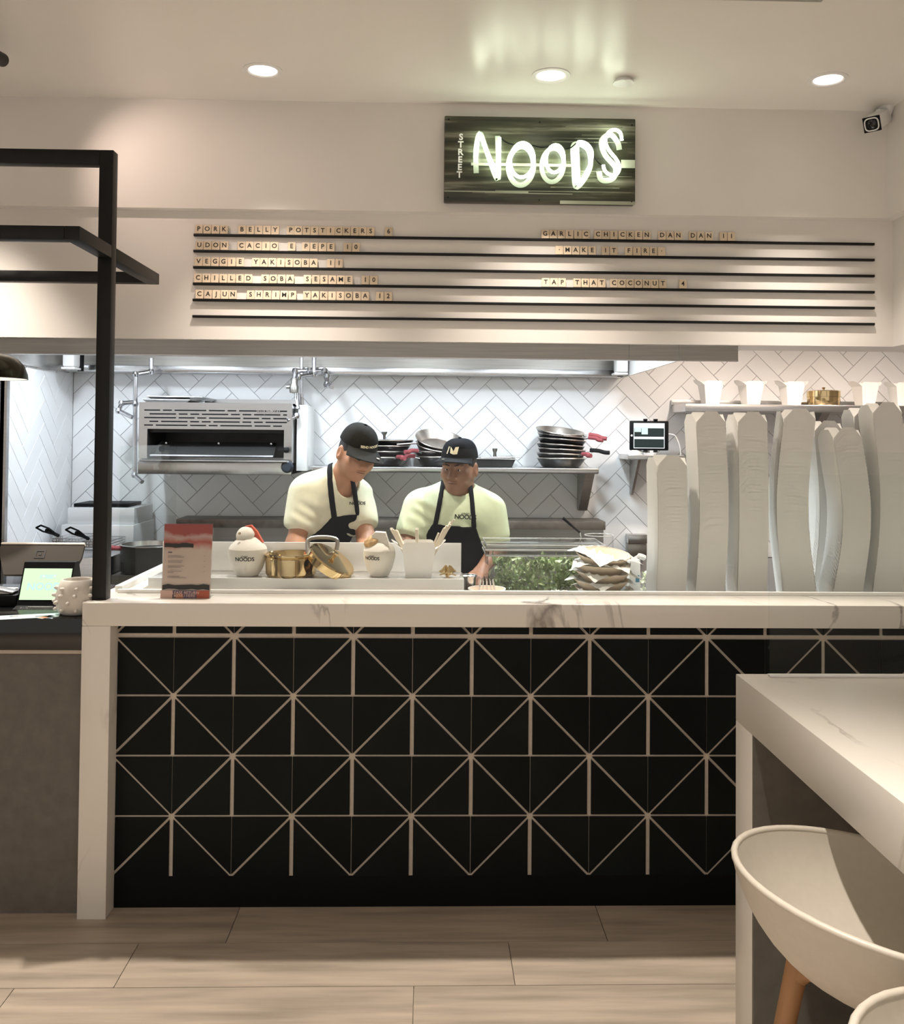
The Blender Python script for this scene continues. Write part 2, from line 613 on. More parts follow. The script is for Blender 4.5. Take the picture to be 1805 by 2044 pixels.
# outer walls of the kitchen and of the hall, all out of sight
b = B()
box(b, -5.1, -5.0, -6, 3.2, 0, ZC); box(b, XR + 2.4, XR + 2.5, -6, 3.2, 0, ZC)
wo = obj('wall_side', b, 'paint', smooth=0); wo['kind'] = 'structure'
b = B(); box(b, -5, 4.6, YL + 0.25, 2.7, 2.75, 2.80)
o = obj('ceiling_kitchen', b, 'paint', smooth=0); o['kind'] = 'structure'

# ------------------------------------------------------------------ front counter
HC = 1.10            # counter height
YE = -0.73           # far end of the bar
HB = 1.0412   # bar height
XA, XB_ = -1.213, 3.2
ct = thing('service_counter', 'white marble service counter faced with black triangle tiles', 'counter', (0, 0.3, 0))
b = B()
box(b, XA, XB_, 0.0, 0.25, HC - 0.082, HC, 0.003)
obj('countertop', b, 'marble', ct)
b = B(); box(b, XA, -1.113, 0.0, 1.0, 0, HC - 0.082, 0.002)
obj('end_panel', b, 'marble', ct)
b = B(); box(b, XA, -1.10, 0.25, 1.0, HC - 0.082, HC, 0.003)
obj('end_ledge', b, 'marble', ct)
b = B(); box(b, -1.113, XB_, 0.085, 0.12, 0.11, HC - 0.082)
obj('grout_bed', b, 'grout', ct)
b = B(); box(b, -1.113, XB_, 0.082, 0.24, 0.0, 0.108)
obj('kickboard', b, 'black', ct)
b = B(); box(b, -1.113, XB_, 0.12, 0.24, 0.108, HC - 0.082)
obj('carcass', b, 'grey', ct)
PT = 0.2148; X0T = -1.1265; Z0T = 0.110
def tri_tiles():
    for r in range(5):
        for c in range(19):
            x0, x1 = X0T + c * PT, X0T + (c + 1) * PT
            z0, z1 = Z0T + r * PT, Z0T + (r + 1) * PT
            # star nodes stand where column + row is even, counted from the lowest course
            thickL = (c + r) % 2 == 1      # a thick joint hangs below each star node
            tl, tr = (0.0145, 0.003) if thickL else (0.003, 0.0145)
            gh = 0.0085 if r < 4 else 0.0085
            top = 0.0085 if r != 3 else 0.017
            cell = [(x0 + tl / 2, z0 + (0.0 if r == 0 else (0.017 if r == 4 else gh) / 2)), (x1 - tr / 2, z0 + (0.0 if r == 0 else (0.017 if r == 4 else gh) / 2)), (x1 - tr / 2, z1 - top / 2), (x0 + tl / 2, z1 - top / 2)]
            cell = clip(cell, -1, 0, 1.1115); cell = clip(cell, 0, 1, HC - 0.083)
            if len(cell) < 3: continue
            # diagonal joins the two star corners
            up = (c + r) % 2 == 0          # lower-left and upper-right are stars
            if up: n = (1 / math.sqrt(2), -1 / math.sqrt(2)); d0 = n[0] * x0 + n[1] * z0
            else: n = (1 / math.sqrt(2), 1 / math.sqrt(2)); d0 = n[0] * x1 + n[1] * z0
            g = 0.0045
            for sgn in (1, -1):
                p = clip(cell, sgn * n[0], sgn * n[1], sgn * d0 - g)
                if len(p) < 3 or area(p) < 2e-4: continue
                ca = sum(q[0] for q in p) / len(p); cz = sum(q[1] for q in p) / len(p)
                bm = B()
                prism(bm, [(q[0] - ca, q[1] - cz) for q in p], 0.0, -0.007)
                me = finish(bm)
                me.materials.append(M['blacktile'])
                inst('tile', me, ct, Vector((ca, 0.085, cz)) - root_of(ct))
tri_tiles()

# ------------------------------------------------------------------ bar on the right, running towards the viewer
XBAR = 0.8577; TH = 0.127
bar = thing('dining_bar', 'white marble waterfall dining bar running towards the viewer', 'bar counter', (1.3, -1.4, 0))
b = B(); box(b, XBAR, 2.05, -3.2, YE, HB - TH, HB, 0.002)
obj('bar_top', b, 'marble_bar', bar)
b = B(); box(b, XBAR, 2.05, YE - TH, YE, 0, HB - TH, 0.002)
obj('waterfall_end', b, 'marble_bar', bar)
b = B(); box(b, XBAR + 0.37, XBAR + 0.9, -3.1, YE - TH, 0, HB - TH); box(b, XBAR + 0.002, XBAR + 0.37, YE - TH - 0.012, YE - TH, 0, HB - TH)
obj('front_panel', b, 'grey', bar)

# ------------------------------------------------------------------ cashier counter on the left
cash = thing('cashier_counter', 'dark grey cashier cabinet with a thick black top', 'counter', (-2.2, 0.3, 0))
ZK = 1.045
b = B(); box(b, -4.2, XA, 0.0, 0.75, ZK - 0.112, ZK, 0.003)
obj('black_top', b, mat('black_gloss_top', (0.006, 0.006, 0.006), 0.12), cash)
b = B(); box(b, -4.2, XA, 0.02, 0.75, ZK - 0.128, ZK - 0.112)
obj('trim_strip', b, mat('trim_strip', (0.55, 0.47, 0.38), 0.4), cash)
b = B(); box(b, -4.2, XA, 0.045, 0.72, 0.0, ZK - 0.128)
obj('cabinet_face', b, 'grey', cash)

# ------------------------------------------------------------------ glass
YGL = 0.215
def pane(name, label, x0, x1, y0, y1, z0, z1, edge, parts=True, along='x'):
    t = thing(name, label, 'glass pane', ((x0 + x1) / 2, (y0 + y1) / 2, z0))
    b = B(); box(b, x0, x1, y0, y1, z0, z1)
    bm = b
    bm.faces.ensure_lookup_table()
    for f in bm.faces:
        n = f.normal
        big = abs(n.y) > 0.9 if along == 'x' else abs(n.x) > 0.9
        f.material_index = 0 if big else 1
    obj('pane', bm, ['glass', edge], t, smooth=0)
    return t
M['edgeline'] = mat('glass_edge_line', (0.50, 0.58, 0.54), 0.15)
g1 = pane('sneeze_guard', 'long clear glass sneeze guard along the marble counter', -1.158, 3.1, YGL, YGL + 0.008, HC + 0.006, 1.648, 'edgeline')
b = B(); box(b, -1.16, 3.1, YGL - 0.008, YGL + 0.016, HC, HC + 0.012, 0.001)
obj('channel', b, 'whitemetal', g1)
g2 = pane('end_guard', 'clear glass end panel running back from the sneeze guard', -1.168, -1.160, YGL - 0.002, 1.0, HC + 0.006, 1.648, 'edgepale', along='y')
b = B(); box(b, -1.178, -1.150, YGL + 0.02, 1.0, HC, HC + 0.022, 0.001)
obj('channel', b, 'whitemetal', g2)
GX_, GY_ = 0.9393, -0.765
g3 = pane('bar_guard', 'clear glass guard with green edge standing on the dining bar', GX_, 2.0, GY_, GY_ + 0.010, HB + 0.002, 1.5955, 'edge')
b = B(); box(b, GX_, 2.0, GY_ - 0.006, GY_ + 0.016, HB, HB + 0.006, 0.001)
obj('channel', b, 'whitemetal', g3)

# ------------------------------------------------------------------ steel prep table and cooking line
pt = thing('prep_table', 'stainless prep table behind the marble counter', 'table', (0, 0.6, 0))
ZP = 0.95
b = B(); box(b, -1.09, 3.0, 0.255, 1.0, ZP - 0.04, ZP, 0.003); obj('table_top', b, 'steel', pt)
b = B(); box(b, -1.09, 3.0, 0.26, 0.98, 0.0, ZP - 0.04); obj('base', b, 'steel2', pt)

# ------------------------------------------------------------------ menu ledges and letter tiles
LY = [(468, 487), (500, 519), (533, 550.5), (566, 583), (598, 615), (631, 647)]
ORD = ['first', 'second', 'third', 'fourth', 'fifth', 'sixth', 'seventh', 'eighth', 'ninth', 'tenth', 'eleventh']
ROWN = ['top', 'second', 'third', 'fourth', 'fifth', 'lowest']
LX0, LX1 = -1.0702, 2.0380
LZ = [2.5945, 2.5213, 2.4476, 2.3730, 2.3000, 2.2260]
for i, z in enumerate(LZ):
    b = B(); box(b, LX0, LX1, YL - 0.015, YL, z - 0.005, z + 0.006, 0.0008)
    o = obj('menu_ledge', b, 'blackmetal')
    tagit(o, 'thin black picture ledge across the menu wall, ' + ('lowest of six' if i == 5 else 'top of six' if i == 0 else ROWN[i] + ' of six from the top'), 'ledge', 'black menu ledges')

TPIT = 0.0362; THT = 0.0405
M['ltile'] = noisy(mat('maple_tile', (0.74, 0.60, 0.44), 0.5), 3, 0.10, (12, 4, 1), rnd=0.10)
bm = B(); box(bm, -TPIT / 2 + 0.0006, TPIT / 2 - 0.0006, -0.004, 0.0, 0, THT, 0.0012)
tile_me = finish(bm); tile_me.materials.append(M['ltile'])
LET = {}
def letter(ch):
    if ch not in LET:
        me = text_mesh(ch, 0.0290, 0.0004, 0.0005)
        me.transform(RX90)
        me.transform(Matrix.Translation((0, -0.0044, THT * 0.53)))
        me.materials.clear(); me.materials.append(M['ink'])
        LET[ch] = me
    return LET[ch]
MENU = [
    (0, [('PORK', 388), ('BELLY', 473), ('POTSTICKERS', 569), ('6', 764)]),
    (1, [('UDON', 389), ('CACIO', 472), ('E', 572), ('PEPE', 600), ('10', 683)]),
    (2, [('VEGGIE', 388), ('YAKISOBA', 501), ('11', 650)]),
    (3, [('CHILLED', 388), ('SOBA', 520), ('SESAME', 604), ('10', 719)]),
    (4, [('CAJUN', 391), ('SHRIMP', 492), ('YAKISOBA', 603.5), ('12', 748)]),
    (0, [('GARLIC', 1077), ('CHICKEN', 1183), ('DAN', 1313), ('DAN', 1375), ('11', 1437)]),
    (1, [('\u00b7MAKE', 1106), ('IT', 1199), ('FIRE\u00b7', 1246)]),
    (3, [('TAP', 1079), ('THAT', 1142), ('COCONUT', 1216), ('4', 1355)]),
]
MX0, MXS = -1.0651, (1.3204 - -1.0651) / (1437 - 388)
for row, words in MENU:
    seen = {}
    for wd_, col0 in words:
        seen[wd_] = seen.get(wd_, 0) + 1
        x = MX0 + (col0 - 388) * MXS + TPIT / 2
        nice = wd_.replace('\u00b7', '')
        if words[0][0] == 'GARLIC' and wd_ == 'DAN': nice = ('first ' if seen[wd_] == 1 else 'second ') + 'DAN'
        if wd_.isdigit(): nice = 'the price ' + wd_
        side = 'left' if col0 < 1000 else 'right'
        ctr = 0
        for k, ch in enumerate(wd_):
            if ch == '\u00b7':
                lab = 'wooden tile with a dot %s %s on the %s ledge' % ('before' if k == 0 else 'after', nice, ROWN[row])
            elif len(wd_) == 1:
                lab = 'wooden letter tile %s standing alone on the %s ledge, %s column' % (ch, ROWN[row], side)
            else:
                lab = 'wooden letter tile %s, %s in %s, %s ledge, %s column' % (ch, ORD[ctr], nice, ROWN[row], side); ctr += 1
            o = inst('letter_tile', tile_me, None, (x + random.uniform(-0.0008, 0.0008), YL - 0.0095, LZ[row] + 0.0062), (-0.09, random.uniform(-0.012, 0.012), 0))
            tagit(o, lab, 'letter tile', 'wooden menu letter tiles')
            inst('letter', letter(ch), o)
            x += TPIT + (0.0012 if len(wd_) < 9 else 0.0)

# ------------------------------------------------------------------ neon sign
SX0, SX1 = 0.0564, 0.9132
SZ0, SZ1 = 2.7425, 3.1265
SF = 0.80
sign = thing('neon_sign', 'dark rectangular wall sign with glowing white neon word NOODS', 'sign', ((SX0 + SX1) / 2, YU, SZ0))
m = mat('sign_print', (0.05, 0.055, 0.03), 0.35)
bsdf = m.node_tree.nodes['Principled BSDF']
tc = nd(m, 'ShaderNodeTexCoord')
mp = nd(m, 'ShaderNodeMapping'); mp.inputs['Scale'].default_value = (1.1, 1, 16)
lk(m, tc, 'Object', mp, 0)
nz = nd(m, 'ShaderNodeTexNoise'); nz.inputs['Scale'].default_value = 1.6; nz.inputs['Detail'].default_value = 5
lk(m, mp, 0, nz, 'Vector')
rp = nd(m, 'ShaderNodeValToRGB')
e = rp.color_ramp.elements
e[0].position = 0.36; e[0].color = (0.010, 0.012, 0.007, 1)
e[1].position = 0.75; e[1].color = (0.42, 0.42, 0.32, 1)
q = e.new(0.55); q.color = (0.060, 0.062, 0.036, 1)
lk(m, nz, 0, rp, 0)
lk(m, rp, 0, bsdf, 'Base Color')
b = B(); box(b, SX0, SX1, SF, YU, SZ0, SZ1, 0.006)
obj('sign_box', b, m, sign)
# the sign measured in its own units (0..1570 across, 0..720 down)
su = (SX1 - SX0) / 1570.0
def sp(x, y, d=0.0): return Vector((SX0 + (x - 110) * su, SF - d, SZ1 - (y - 128) * su))
M['neon'] = mat('neon_tube', (1, 1, 1), 0.3, emit=(0.86, 1.0, 0.76), es=8.5)
M['signwhite'] = mat('sign_white_paint', (0.40, 0.44, 0.36), 0.5)
def ell(cx, cy, rx, ry, tilt=0.0, n=28):
    out = []
    for i in range(n):
        a = 2 * PI * i / n
        x, y = rx * math.cos(a), ry * math.sin(a)
        out.append((cx + x * math.cos(tilt) - y * math.sin(tilt), cy + x * math.sin(tilt) + y * math.cos(tilt)))
    return out
NE = {
    'N': ([(366, 525), (372, 450), (382, 345), (391, 298), (405, 315), (470, 470), (535, 610), (546, 618), (551, 600), (556, 450), (556, 325)], False),
    'O': (ell(741, 505, 96, 140, 0.08), True),
    'O2': (ell(1008, 490, 72, 112, 0.10), True),
    'D': ([(1192, 372), (1196, 520), (1204, 660), (1216, 680), (1262, 600), (1302, 510), (1306, 420), (1265, 365), (1215, 350)], True),
    'S': ([(1553, 330), (1540, 270), (1492, 245), (1440, 272), (1418, 335), (1445, 410), (1510, 490), (1535, 560), (1505, 612), (1445, 608), (1412, 575), (1402, 535)], False)}
for k, (pts, closed) in NE.items():
    pp = smoothpath([sp(x, y, 0.035) for x, y in pts], 4, closed)
    b = B(); tube(b, pp, 0.0075, 10, closed)
    lt = obj('neon_tube', b, 'neon', sign, smooth=1.2)
    b = B()
    for q_ in (pp[0], pp[len(pp) // 2]):
        tube(b, [q_, Vector((q_.x, SF, q_.z))], 0.004, 8)
    obj('tube_support', b, 'acrylic', lt)
# painted brush letters behind the tubes
BR = {
    'N': ([(372, 600), (368, 420), (398, 270), (450, 400), (545, 650), (552, 480), (545, 290)], False, 21),
    'O': (ell(738, 535, 102, 158, 0.05), True, 22),
    'O2': (ell(998, 525, 90, 138, 0.10), True, 19),
    'D': ([(1165, 370), (1172, 540), (1188, 700), (1255, 640), (1308, 520), (1290, 400), (1220, 350)], True, 21),
    'S': ([(1545, 390), (1530, 330), (1470, 265), (1400, 320), (1425, 430), (1515, 540), (1490, 630), (1400, 640), (1378, 570)], False, 23)}
for k, (pts, closed, w) in BR.items():
    pp = smoothpath([sp(x, y, 0.0) for x, y in pts], 5, closed)
    b = B()
    n = len(pp)
    L, R_ = [], []
    for i in range(n):
        t_ = (pp[(i + 1) % n] - pp[i - 1]) if closed else (pp[min(i + 1, n - 1)] - pp[max(i - 1, 0)])
        t_.normalize()
        nn = Vector((-t_.z, 0, t_.x)) * (w * su)
        L.append(pp[i] + nn); R_.append(pp[i] - nn)
    for i in range(n if closed else n - 1):
        j = (i + 1) % n
        for lay in (0.0018 + 0.00001 * i,):
            quad(b, [(q_.x, q_.y - lay, q_.z) for q_ in (L[i], L[j], R_[j], R_[i])])
    obj('painted_letter', b, 'signwhite', sign, smooth=0)
for i, ch in enumerate('STREET'):
    me = text_mesh(ch, 62 * su * 1.15, 0.0006, 0.0012)
    p = sp(246 - i * 2.2, 306 + i * 62, 0.0012)
    me.transform(Matrix.Translation(p) @ RX90)
    obj('printed_letter', me, 'trimwhite', sign)
for a_, b_ in (((565, 320), (690, 372)), ((820, 372), (985, 380)), ((1095, 400), (1185, 350)), ((1320, 440), (1400, 530))):
    b = B()
    mid = ((a_[0] + b_[0]) / 2, (a_[1] + b_[1]) / 2 + 14)
    tube(b, smoothpath([sp(*a_, 0.02), sp(*mid, 0.02), sp(*b_, 0.02)], 6), 0.0028, 6)
    obj('wire', b, 'black', sign)
for x, y in ((143, 160), (890, 172), (1650, 182), (143, 800), (890, 812), (1648, 815)):
    b = B(); p = sp(x, y, 0.0)
    lathe(b, [(0, 0.003), (0.003, 0.002), (0.0035, 0)], 10, p, rot=Matrix.Rotation(PI / 2, 3, 'X'))
    obj('screw', b, 'black', sign)
# streaks of the print
for k in range(26):
    y = random.choice([180, 205, 235, 272, 300, 330, 405, 440, 570, 610, 640, 665, 705, 740, 760])
    x0 = random.uniform(900, 1350) if y < 720 else random.uniform(150, 900)
    ln = random.uniform(200, 1668 - x0)
    b = B(); p0, p1 = sp(x0, y, 0.0008), sp(min(x0 + ln, 1672), y, 0.0008)
    h_ = random.uniform(1.5, 5) * su
    quad(b, [(p0.x, p0.y - 0.00002 * k, p0.z - h_), (p1.x, p1.y - 0.00002 * k, p1.z - h_), (p1.x, p1.y - 0.00002 * k, p1.z + h_), (p0.x, p0.y - 0.00002 * k, p0.z + h_)])
    g_ = random.uniform(0.06, 0.22)
    obj('print_streak', b, mat('streak', (g_, g_, g_ * 0.72), 0.5), sign, smooth=0)
for x0, x1, y, h in ((1560, 1675, 505, 34), (1060, 1675, 828, 14), (330, 1200, 525, 12), (110, 800, 750, 5)):
    b = B(); p0, p1 = sp(x0, y, 0.0015), sp(x1, y, 0.0015)
    quad(b, [(p0.x, p0.y, p0.z - h * su), (p1.x, p1.y, p1.z - h * su), (p1.x, p1.y, p1.z + h * su), (p0.x, p0.y, p0.z + h * su)])
    obj('print_streak', b, mat('streak', (0.33, 0.34, 0.26) if h < 30 else (0.5, 0.52, 0.42), 0.5), sign, smooth=0)

# ------------------------------------------------------------------ security camera
sc0 = Vector((1.9457, 0.7200, 3.0911))
t = thing('security_camera', 'white bullet security camera under the ceiling in the corner', 'camera', (2.06, 0.83, 3.10))
d = (Vector((sc0.x, sc0.y, sc0.z)) - Vector((2.0543, 0.8300, 3.1671))).normalized()
R = d.to_track_quat('Y', 'Z').to_matrix()
b = B(); box(b, -0.036, 0.036, -0.17, 0.0, -0.032, 0.036, 0.014)
bmesh.ops.transform(b, matrix=Matrix.Translation(sc0) @ R.to_4x4(), verts=b.verts); obj('housing', b, 'white', t)
b = B(); box(b, -0.037, 0.037, -0.004, 0.004, -0.033, 0.034, 0.003)
bmesh.ops.transform(b, matrix=Matrix.Translation(sc0) @ R.to_4x4(), verts=b.verts); obj('face_plate', b, 'black', t)
ringp = [sc0 + R @ Vector((0.029 * math.copysign(abs(math.cos(a)) ** 0.6, math.cos(a)), 0.004, 0.027 * math.copysign(abs(math.sin(a)) ** 0.6, math.sin(a)))) for a in [2 * PI * i / 28 for i in range(28)]]
b = B(); tube(b, ringp, 0.003, 8, True); obj('bezel', b, 'white', t)
b = B(); lathe(b, [(0, 0.008), (0.016, 0.005), (0.022, 0)], 24, sc0 + R @ Vector((0, 0.003, 0)), rot=(R @ Matrix.Rotation(-PI / 2, 3, 'X'))); obj('lens', b, mat('lens_dark', (0.004, 0.004, 0.003), 0.08), t)
b = B(); tube(b, [sc0 + R @ Vector((0, -0.10, 0.03)), (2.05, 0.80, ZC - 0.03), (2.05, 0.80, ZC)], [0.018, 0.022, 0.034], 14); obj('mount', b, 'white', t)

# ------------------------------------------------------------------ black steel shelf frame on the counter
fr = thing('metal_shelf_frame', 'tall black steel frame with hanging shelf rectangle on counter end', 'shelf frame', (-1.163, 0.07, HC))
PX = -1.173; PY = 0.075; PW = 0.025
ZTOP = 2.7177
b = B(); box(b, PX - PW, PX + PW, PY - PW, PY + PW, HC, ZTOP, 0.002); obj('post', b, 'blackmetal', fr)
b = B(); box(b, -3.2, PX - PW, PY - PW, PY + PW, ZTOP - 0.052, ZTOP, 0.002); obj('top_bar', b, 'blackmetal', fr)
ZS = 2.372
YF, YBk = -0.256, 0.638
b = B(); box(b, PX - PW, PX + PW, YF, PY - PW, ZS - 0.045, ZS, 0.002); obj('side_bar', b, 'blackmetal', fr)
b = B(); box(b, PX - PW, PX + PW, PY + PW, YBk, ZS - 0.045, ZS, 0.002); obj('side_bar', b, 'blackmetal', fr)
b = B(); box(b, -3.2, PX - PW, YF, YF + 0.05, ZS - 0.045, ZS, 0.002); obj('shelf_bar', b, 'blackmetal', fr)
b = B(); box(b, -3.2, PX - PW, YBk - 0.05, YBk, ZS - 0.045, ZS, 0.002); obj('shelf_bar', b, 'blackmetal', fr)

# ------------------------------------------------------------------ pendant lamp and track spotlight at the left edge
pc = Vector((-1.8105, 0.5500, 1.9163))
t = thing('pendant_lamp', 'black dome pendant lamp cut by the left edge', 'lamp', pc)
RP = 0.148
b = B()
prof = [(RP, 0.0), (RP * 0.985, 0.02), (RP * 0.90, 0.055), (RP * 0.74, 0.082), (RP * 0.5, 0.098), (0.03, 0.106), (0.028, 0.12), (0, 0.12)]
lathe(b, prof, 48, pc); obj('shade', b, noisy(mat('bronze_black', (0.03, 0.027, 0.018), 0.25, 0.8), 20, 0.4), t, smooth=1.0)
b = B(); lathe(b, [(RP - 0.004, 0.001), (RP * 0.88, 0.05), (RP * 0.5, 0.090), (0, 0.098)], 48, pc); obj('reflector', b, 'white', t, smooth=1.0)
b = B(); lathe(b, [(0, 0.02), (0.03, 0.03), (0.035, 0.055), (0.02, 0.085), (0, 0.09)], 20, pc); obj('bulb', b, 'lampwhite', t, smooth=1.0)
b = B(); tube(b, [(pc.x, pc.y, pc.z + 0.12), (pc.x, pc.y, ZC)], 0.004, 8); obj('cord', b, 'black', t)
spot('pendant_beam', (pc.x, pc.y, pc.z + 0.012), 12, WARM, 2.6, 0.6, 0.03, parent=t)
tl = Vector((-1.6438, 0.2000, 3.1086))
t = thing('track_spotlight', 'black spotlight on the ceiling cut by the left edge', 'spotlight', tl)
b = B(); tube(b, [(tl.x, tl.y - 0.04, tl.z - 0.005), (tl.x, tl.y + 0.05, tl.z + 0.01)], 0.026, 20); obj('head', b, 'blackmetal', t)
b = B(); tube(b, [(tl.x, tl.y, tl.z + 0.02), (tl.x, tl.y, ZC)], 0.008, 10); obj('stem', b, 'blackmetal', t)
b = B(); tube(b, [(tl.x - 1.2, tl.y, ZC - 0.012), (tl.x + 0.0, tl.y, ZC - 0.012)], 0.014, 6); obj('track', b, 'blackmetal', t)
spot('spotlight_beam', (tl.x, tl.y + 0.06, tl.z + 0.01), 11, (1.0, 0.78, 0.68), 1.25, 1.0, 0.02, aim=(tl.x + 0.5, YU, ZC - 0.42), parent=t)

# ------------------------------------------------------------------ extraction hood
ZH = 2.058
XH0, XH1 = -2.225, 1.20
hood = thing('extraction_hood', 'long stainless steel extraction hood under the menu wall', 'hood', (-0.4, 1.6, ZH))
b = B()
box(b, -4.0, 0.9153, 0.935, 0.95, ZH, 2.30)
obj('front_panel', b, 'steel2', hood)
b = B(); box(b, 0.9153 + 0.002, 1.1476 - 0.002, 0.935, 0.95, ZH, 2.30); obj('front_panel', b, 'steel2', hood)
b = B(); box(b, 1.1476 + 0.002, 1.4224, 0.935, 0.95, ZH, 2.30); obj('front_panel', b, 'steel2', hood)
b = B(); box(b, XH0, XH1, 2.44, 2.54, ZH + 0.055, 2.62); obj('back_plenum', b, 'steel2', hood)
b = B(); box(b, XH0, XH1, 2.36, 2.544, ZH + 0.015, ZH + 0.055, 0.004); obj('grease_trough', b, 'steel', hood)
b = B(); box(b, XH0, XH0 + 0.012, 0.952, 2.44, ZH + 0.01, 2.62); obj('side_panel', b, 'steel', hood)
b = B(); box(b, XH1 - 0.012, XH1, 0.952, 2.44, ZH + 0.01, 2.62); obj('side_panel', b, 'whitemetal', hood)
b = B(); box(b, XH0, XH1, 0.952, 2.54, 2.62, 2.64); obj('top_panel', b, 'steel', hood)
b = B(); box(b, -4.0, 1.4224, 0.931, 0.955, ZH - 0.006, ZH, 0.001); obj('bottom_lip', b, 'steel', hood)
M['hoodlamp'] = mat('hood_lamp_glass', (1, 1, 1), 0.4, emit=(0.86, 0.93, 1.0), es=14)
for i, (hx, hy) in enumerate(((-1.75, 1.5), (-0.85, 1.45), (0.0, 1.45), (0.85, 1.5))):
    t = thing('hood_lamp', 'vapour-proof lamp with white glass inside the hood', 'lamp', (hx, hy, 2.62), 'lamps inside the hood')
    b = B(); lathe(b, [(0.06, 0), (0.06, -0.04), (0.05, -0.05)], 20, (hx, hy, 2.62)); obj('base', b, 'steel', t)
    b = B(); lathe(b, [(0.05, -0.05), (0.055, -0.08), (0.04, -0.125), (0, -0.14)], 20, (hx, hy, 2.62)); obj('globe', b, 'hoodlamp', t, smooth=1.0)
    l = bpy.data.lights.new('hood_lamp_light', 'SPOT'); l.energy = HOOD_W; l.color = COOL; l.spot_size = 2.7; l.spot_blend = 0.5; l.shadow_soft_size = 0.06
    lo = bpy.data.objects.new('hood_lamp_light', l); C.objects.link(lo); lo.parent = t; lo.location = (0, 0, -0.16)
# fixtures hanging at both ends of the hood
for i, (px_, lab) in enumerate(((-2.0990, 'white detector box hanging inside the hood, left end'), (1.1516, 'white detector box hanging inside the hood, right end'))):
    t = thing('detector_box', lab, 'box', (px_, 2.2, 2.12), 'detector boxes in the hood')
    b = B(); box(b, px_ - 0.045, px_ + 0.025, 2.15, 2.25, 2.085, 2.22, 0.012); obj('housing', b, 'white', t)
    b = B(); tube(b, [(px_ + 0.008, 2.3, 2.07), (px_ + 0.008, 2.3, 2.62)], 0.018, 12); obj('conduit', b, 'black', t)
    b = B(); box(b, px_ - 0.055, px_ + 0.025, 2.16, 2.26, 2.072, 2.085, 0.003); obj('bracket', b, 'whitemetal', t)

# warm lamp over the right end of the kitchen
for i, wx in enumerate((1.75, 2.75)):
    t = thing('kitchen_downlight', 'round warm downlight behind the menu wall', 'downlight', (wx, 1.5, 2.75), 'downlights behind the menu wall')
    b = B(); lathe(b, [(0.07, 0), (0.07, -0.006), (0.05, -0.004), (0, -0.002)], 24, (wx, 1.5, 2.75)); obj('lamp', b, 'lampwhite', t)
    spot('kitchen_beam', (wx, 1.5, 2.735), 60, (1.0, 0.84, 0.72), 2.5, 0.6, 0.05, parent=t)

# ------------------------------------------------------------------ salamander grill
YSF = 2.05
GX0, GX1 = -1.6622, -0.7880
GZ0, GZ1 = 1.4680, 1.8788
gr = thing('salamander_grill', 'wall-mounted stainless steel salamander grill', 'grill', ((GX0 + GX1) / 2, YSF, GZ0))
OX0, OX1 = -1.6138, -0.8339
OZ0, OZ1 = 1.5570, 1.7264
b = B()
box(b, GX0, GX1, YSF, YSF + 0.02, OZ1, GZ1)            # top fascia
box(b, GX0, OX0, YSF, YSF + 0.02, OZ0, OZ1); box(b, OX1, GX1, YSF, YSF + 0.02, OZ0, OZ1)
box(b, GX0, GX1, YSF + 0.4, YSF + 0.42, GZ0, GZ1)
box(b, GX0, GX0 + 0.012, YSF + 0.02, YSF + 0.42, GZ0, GZ1); box(b, GX1 - 0.012, GX1, YSF + 0.02, YSF + 0.42, GZ0, GZ1)
box(b, GX0, GX1, YSF + 0.02, YSF + 0.42, GZ1 - 0.012, GZ1)
obj('casing', b, 'steel', gr)
b = B(); box(b, OX0, OX1, YSF + 0.38, YSF + 0.395, OZ0, OZ1); box(b, OX0, OX1, YSF + 0.05, YSF + 0.39, OZ1 - 0.02, OZ1); box(b, OX0 - 0.003, OX0, YSF + 0.02, YSF + 0.39, OZ0, OZ1); box(b, OX1, OX1 + 0.003, YSF + 0.02, YSF + 0.39, OZ0, OZ1)
obj('firebox', b, 'pan', gr)
b = B(); box(b, GX0 - 0.0, GX1, YSF - 0.012, YSF + 0.4, GZ0, OZ0 - 0.018, 0.004); obj('drip_tray', b, 'steel', gr)
b = B(); box(b, GX0 + 0.02, GX1 - 0.02, YSF - 0.05, YSF + 0.02, OZ0 - 0.016, OZ0 - 0.006, 0.003); obj('tray_rail', b, 'chrome', gr)
b = B(); prism(b, [(YSF + 0.015, OZ0 + 0.02), (YSF + 0.11, OZ0 + 0.095), (YSF + 0.115, OZ0 + 0.09), (YSF + 0.02, OZ0 + 0.015)], OX0 + 0.04, OX1 - 0.06, 'x'); obj('heat_deflector', b, 'steel', gr)
b = B(); tube(b, [(OX0 + 0.02, YSF - 0.005, OZ0 + 0.018), (OX1 - 0.06, YSF - 0.005, OZ0 + 0.018)], 0.006, 8)
tube(b, [(OX0 + 0.02, YSF - 0.005, OZ0 + 0.018), (OX0 + 0.05, YSF + 0.12, OZ0 + 0.10)], 0.004, 8); obj('rack_handle', b, 'chrome', gr)
for k in range(3):
    b = B(); lathe(b, [(0, 0.006), (0.006, 0.004), (0.007, 0)], 12, (OX0 + 0.08 + k * (OX1 - OX0 - 0.17) / 2, YSF + 0.10, OZ0 + 0.087), rot=Matrix.Rotation(PI / 2, 3, 'X')); obj('rivet', b, 'chrome', gr)
b = B(); tube(b, [(OX1 - 0.03, YSF - 0.01, OZ0 + 0.055), (OX1 + 0.02, YSF - 0.06, OZ0 + 0.055)], 0.005, 8); lathe(b, [(0, -0.018), (0.014, -0.014), (0.019, 0), (0.014, 0.014), (0, 0.018)], 16, (OX1 + 0.024, YSF - 0.065, OZ0 + 0.055)); obj('lever_knob', b, 'black', gr)
